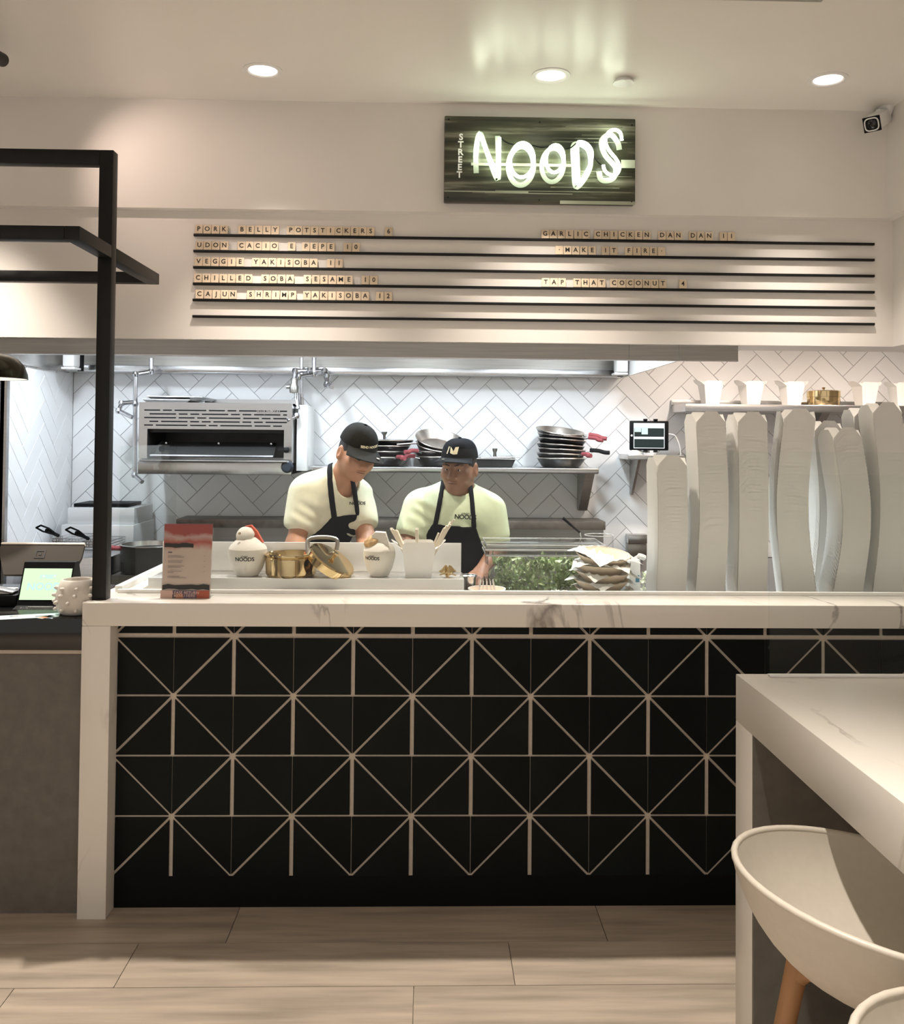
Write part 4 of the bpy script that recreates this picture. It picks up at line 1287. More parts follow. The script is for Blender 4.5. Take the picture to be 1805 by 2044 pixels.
def coconut(label, c, r, h, cap):
    t = thing('coconut', label, 'coconut', c)
    b = B()
    lathe(b, [(0, 0), (r * 0.50, 0), (r * 0.58, h * 0.02), (r * 0.80, h * 0.20), (r * 0.97, h * 0.48), (r, h * 0.60), (r * 0.985, h * 0.70), (r * 0.90, h * 0.78), (r * 0.62, h * 0.92), (r * 0.42, h), (0, h * 1.01)], 28, c)
    body = obj('shaved_husk', b, 'coconut', t, smooth=0.35)
    return t, body
c1 = (-0.7042, 0.35, TZ)
t, body = coconut('shaved white coconut with red tip beside the menu stand', c1, 0.075, 0.150, 0)
noods_print(t, (-0.7030, 0.28, 1.2167), 0.062, body)
b = B(); cp = Vector(c1) + Vector((-0.012, -0.01, 0.158))
lathe(b, [(0, -0.02), (0.036, -0.018), (0.038, 0.0), (0.028, 0.016), (0, 0.02)], 22, cp, rot=Matrix.Rotation(0.9, 3, 'X') @ Matrix.Rotation(-0.5, 3, 'Y')); obj('cut_lid', b, 'coconut', t, smooth=1.0)
b = B(); tip = Vector(c1)
lathe(b, [(0, 0), (0.004, 0), (0.006, 0.003), (0, 0.003)], 10, cp + Vector((-0.012, -0.032, 0.008)), rot=Matrix.Rotation(0.9, 3, 'X')); obj('stem_scar', b, mat('scar_brown', (0.25, 0.17, 0.09), 0.8), t)
b = B()
prism(b, [(tip.x - 0.012, tip.z + 0.192), (tip.x + 0.012, tip.z + 0.196), (tip.x + 0.035, tip.z + 0.172), (tip.x + 0.060, tip.z + 0.128), (tip.x + 0.022, tip.z + 0.125), (tip.x + 0.012, tip.z + 0.16)], tip.y - 0.006, tip.y + 0.02)
obj('red_leaf', b, mat('red_paper', (0.60, 0.10, 0.045), 0.6), t)
c2 = (-0.1907, 0.35, TZ)
t, body = coconut('shaved white coconut with brown fibre crown beside the chopsticks', c2, 0.063, 0.145, 1)
noods_print(t, (-0.2204, 0.28, 1.2211), 0.052, body, (0.25, 1, 0))
b = B(); cp = Vector(c2) + Vector((-0.006, 0, 0.138))
lathe(b, [(0.036, -0.016), (0.038, 0.0), (0.030, 0.012), (0.016, 0.02), (0, 0.022)], 20, cp + Vector((-0.020, -0.006, 0.0)), rot=Matrix.Rotation(-0.35, 3, 'Y')); obj('fibre_crown', b, noisy(mat('coconut_fibre', (0.55, 0.36, 0.18), 0.9), 60, 0.4, (1, 1, 0.2), bump=0.5), t, smooth=0.4)
b = B(); prism(b, [(cp.x - 0.020, cp.z - 0.01), (cp.x + 0.048, cp.z - 0.022), (cp.x + 0.030, cp.z + 0.034), (cp.x - 0.010, cp.z + 0.036), (cp.x - 0.022, cp.z + 0.024)], cp.y - 0.035, cp.y + 0.02); obj('cut_flap', b, 'coconut', t)

# gold pot and its leaning lid
gc = (-0.5340, 0.345, TZ)
t = thing('gold_pot', 'shiny round gold serving pot on the display tray', 'pot', gc)
b = B(); lathe(b, [(0, 0.002), (0.090, 0.002), (0.098, 0.012), (0.099, 0.072), (0.095, 0.078), (0.101, 0.082), (0.101, 0.088), (0.096, 0.090), (0.092, 0.084), (0.090, 0.02), (0, 0.014)], 56, gc); obj('bowl', b, 'gold', t, smooth=0.6)
b = B(); hx = gc[0] + 0.115; hy = gc[1] + 0.06
tube(b, smoothpath([(hx - 0.055, hy - 0.03, TZ + 0.085), (hx - 0.058, hy, TZ + 0.13), (hx - 0.03, hy + 0.01, TZ + 0.142), (hx + 0.03, hy + 0.01, TZ + 0.142), (hx + 0.058, hy, TZ + 0.13), (hx + 0.055, hy, TZ + 0.095)], 5), 0.0085, 10); obj('loop_handle', b, 'steel2', t, smooth=1.0)
lc = Vector((-0.3790, 0.33, 1.1943 + 0.009))
RL = Matrix.Rotation(0.58, 3, 'Y') @ Matrix.Rotation(0.20, 3, 'X')
t = thing('leaning_gold_cover', 'round gold pot cover leaning on the gold pot', 'pot cover', lc)
b = B(); lathe(b, [(0.097, -0.018), (0.099, 0.012), (0.094, 0.018), (0.03, 0.021), (0, 0.021)], 56, lc, rot=RL)
lathe(b, [(0.097, -0.018), (0.093, -0.018), (0.090, 0.012), (0, 0.014)], 56, lc, rot=RL); obj('disc', b, 'gold', t, smooth=0.6)
b = B(); lathe(b, [(0.006, 0.02), (0.006, 0.030), (0.013, 0.038), (0.010, 0.045), (0, 0.046)], 18, lc, rot=RL); obj('knob', b, 'gold', t, smooth=0.8)

# carton of chopsticks
cc = (-0.0376, 0.34, TZ)
t = thing('chopstick_carton', 'open white paper carton full of chopsticks', 'carton', cc)
pmc = pail_mesh(0.098, 0.080, 0.128, 0.105, 0.112, 0.05, True)
inst('carton', pmc, t, rot=(0, 0, 0.04))
M['stick'] = mat('chopstick_paper', (0.76, 0.68, 0.55), 0.6)
for i in range(20):
    side = -1 if i < 8 else (0 if i < 12 else 1)
    k = random.uniform(0, 1)
    base = Vector((cc[0] + side * 0.012 + random.uniform(-0.008, 0.008), cc[1] + random.uniform(-0.03, 0.03), TZ + 0.006))
    if side < 0: top = Vector((cc[0] - 0.080 - 0.042 * k, cc[1] + random.uniform(-0.045, 0.03), TZ + 0.172 + 0.028 * k))
    elif side == 0: top = Vector((cc[0] - 0.012 + 0.02 * k, cc[1] + random.uniform(-0.04, 0.04), TZ + 0.182 + 0.02 * k))
    else: top = Vector((cc[0] + 0.078 + 0.062 * k, cc[1] + random.uniform(-0.04, 0.04), TZ + 0.170 + 0.052 * k))
    d_ = top - base
    ln = d_.length
    b = B(); box(b, -0.006, 0.006, -0.0035, 0.0035, 0, ln, 0.001)
    me = finish(b); me.materials.append(M['stick'])
    o = inst('chopsticks', me, None, base, d_.to_track_quat('Z', 'Y').to_euler())
    tagit(o, 'paper-wrapped chopsticks %s the white carton' % ('leaning left out of', 'standing upright in', 'leaning right out of')[side + 1], 'chopsticks', 'chopsticks in the carton')
# folded gold ornament
gf = Vector((0.0778, 0.33, TZ))
t = thing('gold_fortune_cookie', 'small shiny gold folded fortune cookie on the tray', 'ornament', gf)
b = B()
nu, nv = 18, 10
G_ = []
for i in range(nu + 1):
    row = []
    for j in range(nv + 1):
        u = (i / nu) * 2 - 1; v = (j / nv) * 2 - 1
        r_ = math.sqrt(max(0, 1 - v * v))
        x = 0.030 * u * (0.55 + 0.45 * r_)
        y = 0.018 * v * (1 - 0.3 * abs(u))
        z = 0.050 * (1 - abs(v) ** 1.8) * (1 - 0.55 * u * u) * (0.75 + 0.25 * math.cos(3 * u)) + 0.014 * abs(u)
        row.append(b.verts.new((gf.x + x + 0.006 * math.sin(v * 3), gf.y + y, gf.z + 0.001 + max(z - 0.006 * math.exp(-(u * 6) ** 2) * 3, 0))))
    G_.append(row)
for i in range(nu):
    for j in range(nv): b.faces.new((G_[i][j], G_[i + 1][j], G_[i + 1][j + 1], G_[i][j + 1]))
obj('folded_shell', b, 'gold', t, smooth=1.2)
b = B(); tube(b, smoothpath([(gf.x - 0.03, gf.y - 0.004, gf.z + 0.010), (gf.x - 0.008, gf.y - 0.019, gf.z + 0.018), (gf.x + 0.012, gf.y - 0.018, gf.z + 0.016), (gf.x + 0.03, gf.y - 0.004, gf.z + 0.008)], 5), 0.003, 8); obj('fold_edge', b, 'gold', t, smooth=1.0)

# ------------------------------------------------------------------ cups right of the tray
p = Vector((0.1562, 0.42, ZP))
t = thing('metal_cup', 'small steel sauce cup at the right end of the tray', 'cup', p)
hh = 1.1398 - ZP
b = B(); lathe(b, [(0, 0), (0.028, 0), (0.030, 0.004), (0.036, hh - 0.01), (0.042, hh), (0.034, hh - 0.008), (0.026, 0.01), (0, 0.008)], 28, p); obj('cup_wall', b, 'steel', t)
b = B(); tube(b, [(p.x + 0.04 * math.cos(a), p.y + 0.04 * math.sin(a), ZP + hh) for a in [2 * PI * i / 24 for i in range(24)]], 0.002, 6, True); obj('rolled_rim', b, 'steel', t)
p = Vector((0.2308, 0.33, ZP))
t = thing('tan_bowl', 'low tan paper bowl under the small glass', 'bowl', p)
hz = 1.0999 - ZP
b = B(); lathe(b, [(0, 0), (0.05, 0), (0.062, 0.01), (0.070, hz), (0.074, hz + 0.003), (0.068, hz), (0.058, hz - 0.012), (0, hz - 0.012)], 32, p); obj('bowl_wall', b, mat('tan_paper', (0.62, 0.47, 0.34), 0.6), t)
b = B(); tube(b, [(p.x + 0.072 * math.cos(a), p.y + 0.072 * math.sin(a), ZP + hz + 0.002) for a in [2 * PI * i / 28 for i in range(28)]], 0.0025, 6, True); obj('rim', b, 'paper', t)
q = Vector((p.x, p.y, ZP + hz - 0.012))
t = thing('small_glass', 'small clear ridged glass turned upside down', 'glass', q)
b = B(); lathe(b, [(0.034, 0), (0.032, 0.02), (0.026, 0.048), (0.020, 0.054), (0, 0.055)], 24, q); obj('glass_wall', b, 'acrylic', t, smooth=0)
for k in range(12):
    a = 2 * PI * k / 12
    b = B(); tube(b, [(q.x + 0.034 * math.cos(a), q.y + 0.034 * math.sin(a), q.z + 0.002), (q.x + 0.026 * math.cos(a), q.y + 0.026 * math.sin(a), q.z + 0.048)], 0.0015, 5); obj('ridge', b, mat('clear_ridge', (0.8, 0.8, 0.8), 0.1, 0.3), t)

# ------------------------------------------------------------------ clear container of greens
sx0, sx1 = 0.2503, 0.7300
sz1 = 1.2495
Y0, Y1 = 0.55, 0.80
t = thing('salad_container', 'clear plastic box of green leaves behind the glass', 'container', ((sx0 + sx1) / 2, 0.67, ZP))
b = B()
for (x0, x1, y0, y1) in ((sx0, sx1, Y0, Y0 + 0.003), (sx0, sx1, Y1 - 0.003, Y1), (sx0, sx0 + 0.003, Y0 + 0.003, Y1 - 0.003), (sx1 - 0.003, sx1, Y0 + 0.003, Y1 - 0.003)):
    box(b, x0, x1, y0, y1, ZP + 0.003, sz1 - 0.03)
box(b, sx0, sx1, Y0, Y1, ZP + 0.0005, ZP + 0.003)
obj('box_wall', b, 'acrylic', t, smooth=0)
M['rim'] = mat('clear_rim', (0.86, 0.86, 0.84), 0.08, trans=0.6)
for zz, o_ in ((sz1 - 0.045, 0.010), (sz1 - 0.022, 0.014), (sz1 - 0.004, 0.008)):
    b = B(); tube(b, [(sx0 - o_, Y0 - o_, zz), (sx1 + o_, Y0 - o_, zz), (sx1 + o_, Y1 + o_, zz), (sx0 - o_, Y1 + o_, zz)], 0.0045, 8, True); obj('lid_rib', b, 'rim', t)
b = B(); box(b, sx0 - 0.008, sx1 + 0.008, Y0 - 0.008, Y1 + 0.008, sz1 - 0.004, sz1, 0.001); obj('lid', b, 'acrylic', t)
b = B(); box(b, sx0 - 0.013, sx1 + 0.013, Y0 - 0.013, Y0 - 0.009, sz1 - 0.044, sz1 - 0.003); obj('lid_skirt', b, glass('skirt_plastic', (0.80, 0.80, 0.79), 1.0), t)
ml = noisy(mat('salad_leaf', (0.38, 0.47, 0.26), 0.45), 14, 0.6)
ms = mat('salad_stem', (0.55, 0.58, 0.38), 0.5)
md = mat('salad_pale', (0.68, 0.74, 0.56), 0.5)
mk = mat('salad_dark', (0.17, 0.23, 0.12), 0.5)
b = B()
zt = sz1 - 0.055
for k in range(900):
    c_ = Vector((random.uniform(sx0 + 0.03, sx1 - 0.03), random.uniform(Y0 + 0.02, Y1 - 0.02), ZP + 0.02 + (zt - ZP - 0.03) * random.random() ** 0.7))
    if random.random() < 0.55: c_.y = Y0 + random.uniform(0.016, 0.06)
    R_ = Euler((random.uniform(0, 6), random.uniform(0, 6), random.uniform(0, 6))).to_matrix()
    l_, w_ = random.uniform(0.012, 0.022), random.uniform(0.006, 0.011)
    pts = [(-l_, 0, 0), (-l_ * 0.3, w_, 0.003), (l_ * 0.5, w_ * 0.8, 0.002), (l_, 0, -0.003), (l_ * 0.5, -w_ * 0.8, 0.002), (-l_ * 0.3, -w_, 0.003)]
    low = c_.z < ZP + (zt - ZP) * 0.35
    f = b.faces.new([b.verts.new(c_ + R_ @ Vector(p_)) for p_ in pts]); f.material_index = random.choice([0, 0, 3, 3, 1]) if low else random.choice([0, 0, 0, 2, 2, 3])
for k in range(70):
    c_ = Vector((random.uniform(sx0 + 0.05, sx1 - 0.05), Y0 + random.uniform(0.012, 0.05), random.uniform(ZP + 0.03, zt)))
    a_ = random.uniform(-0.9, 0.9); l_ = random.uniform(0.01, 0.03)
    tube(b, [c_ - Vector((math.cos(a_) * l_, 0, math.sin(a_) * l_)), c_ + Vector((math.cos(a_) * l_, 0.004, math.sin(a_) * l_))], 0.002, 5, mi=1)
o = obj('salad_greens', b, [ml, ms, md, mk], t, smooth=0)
o['kind'] = 'stuff'

# ------------------------------------------------------------------ bowls lined with paper
M['tan'] = mat('tan_bowl_paper', (0.74, 0.62, 0.48), 0.6)
M['liner'] = noisy(mat('liner_paper', (0.78, 0.78, 0.74), 0.65), 10, 0.03)
M['mint'] = mat('mint_print', (0.50, 0.66, 0.62), 0.6)
def lined_bowl(cx, cy, cz, r, tilt, lab_b, lab_p, seed, grp):
    rnd = random.Random(seed)
    t = thing('paper_bowl', lab_b, 'bowl', (cx, cy, cz), grp)
    t.rotation_euler = (tilt, tilt * 0.3, 0)
    b = B(); lathe(b, [(0, 0), (r * 0.62, 0), (r * 0.70, 0.006), (r * 0.97, 0.040), (r, 0.042), (r, 0.046), (r * 0.955, 0.043), (r * 0.68, 0.009), (0, 0.006)], 40); obj('bowl_wall', b, 'tan', t, local=True)
    b = B(); tube(b, [(r * math.cos(2 * PI * i / 40), r * math.sin(2 * PI * i / 40), 0.045) for i in range(40)], 0.0028, 6, True); obj('rolled_rim', b, 'tan', t, local=True, smooth=1.0)
    # crumpled sheet: a square whose corners hang over the rim
    s = thing('liner_sheet', lab_p, 'paper', (cx, cy, cz), grp + ' papers')
    s.rotation_euler = (tilt, tilt * 0.3, rnd.uniform(0, 1.5))
    b = B(); N = 14; S = r * 1.05
    vs = []
    for i in range(N + 1):
        row = []
        for j in range(N + 1):
            u, v = (i / N * 2 - 1) * S, (j / N * 2 - 1) * S
            d = math.hypot(u, v)
            zf = 0.010 + 0.038 * min(max((d - r * 0.6) / (r * 0.4), 0), 1) + (0.004 if d > r else 0)
            if d > r * 1.02: zf = 0.052 - (d - r * 1.02) * 0.55
            row.append(b.verts.new((u, v, zf + rnd.uniform(-0.003, 0.004))))
        vs.append(row)
    for i in range(N):
        for j in range(N):
            f = b.faces.new((vs[i][j], vs[i + 1][j], vs[i + 1][j + 1], vs[i][j + 1]))
            cu = (i - 4) ** 2 + (j - 5) ** 2
            f.material_index = 1 if cu < 10 else 0
    obj('sheet', b, ['liner', 'mint'], s, local=True, smooth=0.3)
bcx, bcy = 0.6974, 0.41
for i in range(8):
    z = ZP + 0.0008 + i * 0.033
    lined_bowl(bcx + [0, 0.004, -0.003, 0.003, -0.004, 0.003, -0.002, 0.002][i], bcy, z + 0.004 * (i == 7), 0.107, 0.05 + 0.10 * (i == 7), 'tan paper bowl in the tall lined stack, %s from the bottom' % ORD[i], 'crumpled paper liner in the tall bowl stack, %s from the bottom' % ORD[i], 40 + i, 'lined bowls in the tall stack')
bcx2 = 0.5273
for i in range(5):
    lined_bowl(bcx2, 0.33, ZP + 0.0008 + i * 0.022, 0.048, 0.0, 'small tan paper bowl in the low stack, %s from the bottom' % ORD[i], 'paper liner in the low bowl stack, %s from the bottom' % ORD[i], 60 + i, 'lined bowls in the low stack')
# white box with blue label and herbs behind
p = Vector((0.8601, 0.56, ZP)); zt_ = 1.1901
t = thing('napkin_box', 'upright white paper packet with blue label by the bowls', 'packet', p)
b = B(); box(b, p.x - 0.024, p.x + 0.022, 0.54, 0.59, ZP, zt_, 0.003); obj('packet', b, 'liner', t)
b = B(); box(b, p.x + 0.002, p.x + 0.018, 0.5385, 0.5398, 1.0973, 1.1263); obj('blue_label', b, mat('blue_label', (0.10, 0.27, 0.38), 0.5), t)
b = B(); tube(b, smoothpath([(p.x + 0.0, 0.565, zt_), (p.x + 0.02, 0.56, zt_ + 0.012), (p.x + 0.045, 0.57, zt_ + 0.004)], 4), [0.006] * 4 + [0.012] * 5, 8); obj('crumpled_top', b, 'liner', t)
p = Vector((0.9346, 0.68, ZP))
t = thing('herb_tub', 'clear tub of pale green herbs behind the first pail stack', 'tub', p)
b = B(); lathe(b, [(0, 0.001), (0.04, 0.001), (0.048, 0.16), (0.045, 0.16), (0.037, 0.004), (0, 0.004)], 24, p); obj('tub_wall', b, 'acrylic', t)
b = B()
for k in range(90):
    a = random.uniform(0, 6.28); rr = random.uniform(0.0, 0.034)
    c_ = p + Vector((rr * math.cos(a), rr * math.sin(a), random.uniform(0.02, 0.17)))
    R_ = Euler((random.uniform(0, 6), random.uniform(0, 6), 0)).to_matrix()
    b.faces.new([b.verts.new(c_ + R_ @ Vector(q_)) for q_ in ((-0.010, 0, 0), (0, 0.006, 0), (0.010, 0, 0), (0, -0.006, 0))])
o = obj('herb_leaves', b, md, t, smooth=0); o['kind'] = 'stuff'
# round clear jar with black ladle further back
p = Vector((0.7753, 0.90, ZP)); zj = 1.2539
t = thing('clear_jar', 'clear round jar behind the salad box', 'jar', p)
b = B(); lathe(b, [(0, 0.001), (0.062, 0.001), (0.066, 0.01), (0.066, zj - ZP), (0.063, zj - ZP), (0.063, 0.012), (0, 0.006)], 32, p); obj('jar_wall', b, 'acrylic', t)
b = B(); tube(b, [(p.x + 0.065 * math.cos(2 * PI * i / 32), p.y + 0.065 * math.sin(2 * PI * i / 32), zj) for i in range(32)], 0.0025, 6, True); obj('jar_rim', b, 'rim', t)
pa, pb = Vector((0.6091, 0.8900, 1.3309)), Vector((0.6868, 0.8900, 1.2658))
t = thing('black_ladle', 'black ladle handle sticking out of the clear jar', 'ladle', (p.x, p.y, ZP + 0.012))
b = B(); tube(b, [pa, pa + (pb - pa) * 0.5, pb], [0.007, 0.006, 0.005], 8); obj('handle', b, 'black', t)
b = B(); tube(b, [pb, (p.x - 0.03, p.y, ZP + 0.03)], 0.003, 8); obj('shaft', b, 'steel', t)
b = B(); lathe(b, [(0, 0), (0.015, 0.002), (0.024, 0.014), (0.022, 0.014), (0.013, 0.004), (0, 0.003)], 18, (p.x - 0.03, p.y, ZP + 0.013)); obj('ladle_bowl', b, 'steel', t)

# ------------------------------------------------------------------ menu card in acrylic stand
mz = HC
m0, m1 = -0.9677, -0.7871
t = thing('menu_stand', 'clear acrylic stand holding a red and white menu card', 'menu stand', ((m0 + m1) / 2, 0.12, HC))
lean = Matrix.Rotation(-0.10, 3, 'X'); piv = ((m0 + m1) / 2, 0.10, HC)
def leaned(b):
    bmesh.ops.transform(b, matrix=Matrix.Translation(piv) @ lean.to_4x4() @ Matrix.Translation(-Vector(piv)), verts=b.verts); return b
mh = 0.265
b = B(); box(b, m0, m1, 0.0945, 0.0965, HC, HC + mh + 0.004); box(b, m0, m1, 0.1035, 0.1055, HC, HC + mh + 0.004); leaned(b); box(b, m0, m1, 0.075, 0.155, HC + 0.0005, HC + 0.0025); obj('acrylic_holder', b, 'acrylic', t, smooth=0)
mm = mat('menu_print', (0.8, 0.75, 0.68), 0.6)
bs = mm.node_tree.nodes['Principled BSDF']
tc = nd(mm, 'ShaderNodeTexCoord'); sep = nd(mm, 'ShaderNodeSeparateXYZ'); lk(mm, tc, 'Generated', sep, 0)
nz = nd(mm, 'ShaderNodeTexNoise'); nz.inputs['Scale'].default_value = 3.2; nz.inputs['Detail'].default_value = 3; lk(mm, tc, 'Generated', nz, 'Vector')
ma = nd(mm, 'ShaderNodeMath', operation='MULTIPLY_ADD'); ma.inputs[1].default_value = 0.22; lk(mm, nz, 0, ma, 0); lk(mm, sep, 'Z', ma, 2)
rp = nd(mm, 'ShaderNodeValToRGB'); e = rp.color_ramp.elements
e[0].position = 0.0; e[0].color = (0.60, 0.50, 0.42, 1); e[1].position = 1.1; e[1].color = (0.36, 0.045, 0.03, 1)
for pos, col in ((0.74, (0.60, 0.50, 0.42, 1)), (0.86, (0.42, 0.07, 0.045, 1)), (0.95, (0.50, 0.36, 0.32, 1)), (1.0, (0.32, 0.05, 0.035, 1))):
    q = e.new(min(pos, 1.0)); q.color = col
lk(mm, ma, 0, rp, 0); lk(mm, rp, 0, bs, 'Base Color')
b = B(); box(b, m0 + 0.003, m1 - 0.003, 0.0975, 0.1025, HC + 0.003, HC + mh + 0.002); leaned(b); obj('menu_card', b, mm, t, smooth=0)
def stroke(x0, x1, za, zb, mt, y=0.0938, name='printed_block', wob=0.0):
    b = B(); n = 8
    up_ = [(m0 + (m1 - m0) * (x0 + (x1 - x0) * i / n), HC + mh * zb + random.uniform(-wob, wob)) for i in range(n + 1)]
    dn = [(m0 + (m1 - m0) * (x0 + (x1 - x0) * i / n), HC + mh * za + random.uniform(-wob, wob)) for i in range(n + 1)]
    prism(b, dn + up_[::-1], y, y + 0.0004); leaned(b); obj(name, b, mt, t, smooth=0)
stroke(0.04, 0.62, 0.685, 0.745, 'darkink', name='brush_stroke', wob=0.002)
stroke(0.03, 0.97, 0.120, 0.185, 'darkink', name='brush_stroke', wob=0.003)
M['lightink'] = mat('pale_print', (0.36, 0.30, 0.26), 0.6)
for k, zz in enumerate((0.615, 0.555, 0.485, 0.415, 0.345, 0.275)):
    if k == 0: stroke(0.12, 0.20, zz, zz + 0.012, 'darkink', name='menu_text_line'); continue
    stroke(0.12, 0.12 + [0.26, 0.30, 0.33, 0.28, 0.24][k - 1], zz + 0.014, zz + 0.023, 'lightink', name='menu_text_line')
    stroke(0.12, 0.12 + [0.32, 0.28, 0.27, 0.12, 0.38][k - 1], zz - 0.004, zz + 0.005, 'lightink', name='menu_text_line')
    if k < 5: stroke(0.84, 0.86, zz + 0.01, zz + 0.02, 'lightink', name='menu_text_line')
stroke(0.0, 0.24, 0.0, 0.105, mat('strip_pink', (0.62, 0.42, 0.34), 0.5)); stroke(0.24, 0.72, 0.0, 0.105, noisy(mat('strip_blue', (0.10, 0.07, 0.13), 0.5), 30, 0.7)); stroke(0.72, 0.97, 0.0, 0.105, mat('strip_red', (0.45, 0.10, 0.05), 0.5))
stroke(0.30, 0.45, 0.005, 0.06, mat('strip_orange', (0.55, 0.17, 0.06), 0.5), 0.0934)
for s_, zz, sz in (('PLEASE RETURN', 0.073, 0.0145), ('MENU HERE', 0.030, 0.0145)):
    me = text_mesh(s_, sz, 0.0003, 0.0002); me.transform(Matrix.Translation((m0 + (m1 - m0) * 0.48, 0.0930, HC + mh * zz)) @ RX90)
    bb = B(); bb.from_mesh(me); leaned(bb); obj('printed_lettering', bb, mat('strip_letter', (0.65, 0.45, 0.36), 0.5), t, smooth=0)

# pan and wok on the left of the range, seen through the end panel
p = Vector((-1.7141 + 0.165, 1.91, 0.9305))
t = thing('stock_pan', 'wide dark pan with steel rim behind the glass end panel', 'pan', p)
zr = 1.0801 - 0.9305
b = B(); lathe(b, [(0, 0), (0.14, 0), (0.15, 0.01), (0.155, zr), (0.148, zr), (0.142, 0.012), (0, 0.008)], 44, p); obj('pan_wall', b, 'pan', t)
b = B(); lathe(b, [(0.158, zr), (0.163, zr + 0.006), (0.148, zr + 0.007), (0.143, zr - 0.02), (0.148, zr - 0.02)], 44, p); obj('steel_rim', b, 'steel', t)
b = B(); tube(b, [(p.x - 0.13, p.y - 0.09, p.z + zr - 0.01), (p.x - 0.17, p.y - 0.14, p.z + zr + 0.0)], 0.013, 10); obj('handle_grip', b, 'redhandle', t)

# ------------------------------------------------------------------ people: smooth blended surfaces polygonised on a grid
def rcone(P, a, b, ra, rb, flat=None):
    a = np.array(a, np.float32); b = np.array(b, np.float32)
    pa = [P[i] - a[i] for i in range(3)]
    ba = b - a
    if flat is not None:                      # squash along a direction by a factor
        n = np.array(flat[0], np.float32); n /= np.linalg.norm(n); k = 1.0 / flat[1] - 1
        d = pa[0] * n[0] + pa[1] * n[1] + pa[2] * n[2]
        pa = [pa[i] + k * d * n[i] for i in range(3)]
        ba = ba + k * (ba @ n) * n
    t = np.clip((pa[0] * ba[0] + pa[1] * ba[1] + pa[2] * ba[2]) / float(ba @ ba), 0, 1)
    q = np.sqrt(sum((pa[i] - t * ba[i]) ** 2 for i in range(3)))
    return (q - (ra + t * (rb - ra))) * (flat[1] if flat is not None else 1.0)
def ellip(P, c, r, R=None):
    p = [P[i] - c[i] for i in range(3)]
    if R is not None: p = [sum(R[j][i] * p[j] for j in range(3)) for i in range(3)]
    k0 = np.sqrt(sum((p[i] / r[i]) ** 2 for i in range(3))); k1 = np.sqrt(sum((p[i] / r[i] ** 2) ** 2 for i in range(3)))
    return k0 * (k0 - 1) / np.maximum(k1, 1e-6)
def smin(a, b, k):
    h = np.maximum(k - np.abs(a - b), 0) / k
    return np.minimum(a, b) - h * h * k * 0.25
def smax(a, b, k): return -smin(-a, -b, k)
def inpoly(X, Z, poly):
    """signed 2-D distance-like field of a convex-ish polygon (negative inside), from edge distances"""
    d = np.full(X.shape, 1e9, np.float32); s = np.ones(X.shape, np.float32)
    n = len(poly)
    for i in range(n):
        ax, az = poly[i]; bx, bz = poly[i - 1]
        ex, ez = bx - ax, bz - az
        wx, wz = X - ax, Z - az
        t = np.clip((wx * ex + wz * ez) / (ex * ex + ez * ez), 0, 1)
        d = np.minimum(d, (wx - ex * t) ** 2 + (wz - ez * t) ** 2)
        c1, c2, c3 = Z >= az, Z < bz, ex * wz > ez * wx
        flip = (c1 & c2 & c3) | (~c1 & ~c2 & ~c3)
        s = np.where(flip, -s, s)
    return s * np.sqrt(d)
def grid(lo, hi, h):
    ax = [np.arange(lo[i], hi[i] + h, h, dtype=np.float32) for i in range(3)]
    return np.meshgrid(*ax, indexing='ij'), ax
def graded(lo, hi, h, flo, fhi, hf):
    """grid that is finer inside flo..fhi"""
    ax = []
    for i in range(3):
        a = list(np.arange(lo[i], flo[i], h)) + list(np.arange(flo[i], min(fhi[i], hi[i]), hf)) + list(np.arange(fhi[i], hi[i] + h, h))
        a = np.array(a, np.float32); ax.append(a[np.concatenate([[True], np.diff(a) > hf * 0.3])])
    return np.meshgrid(*ax, indexing='ij'), ax
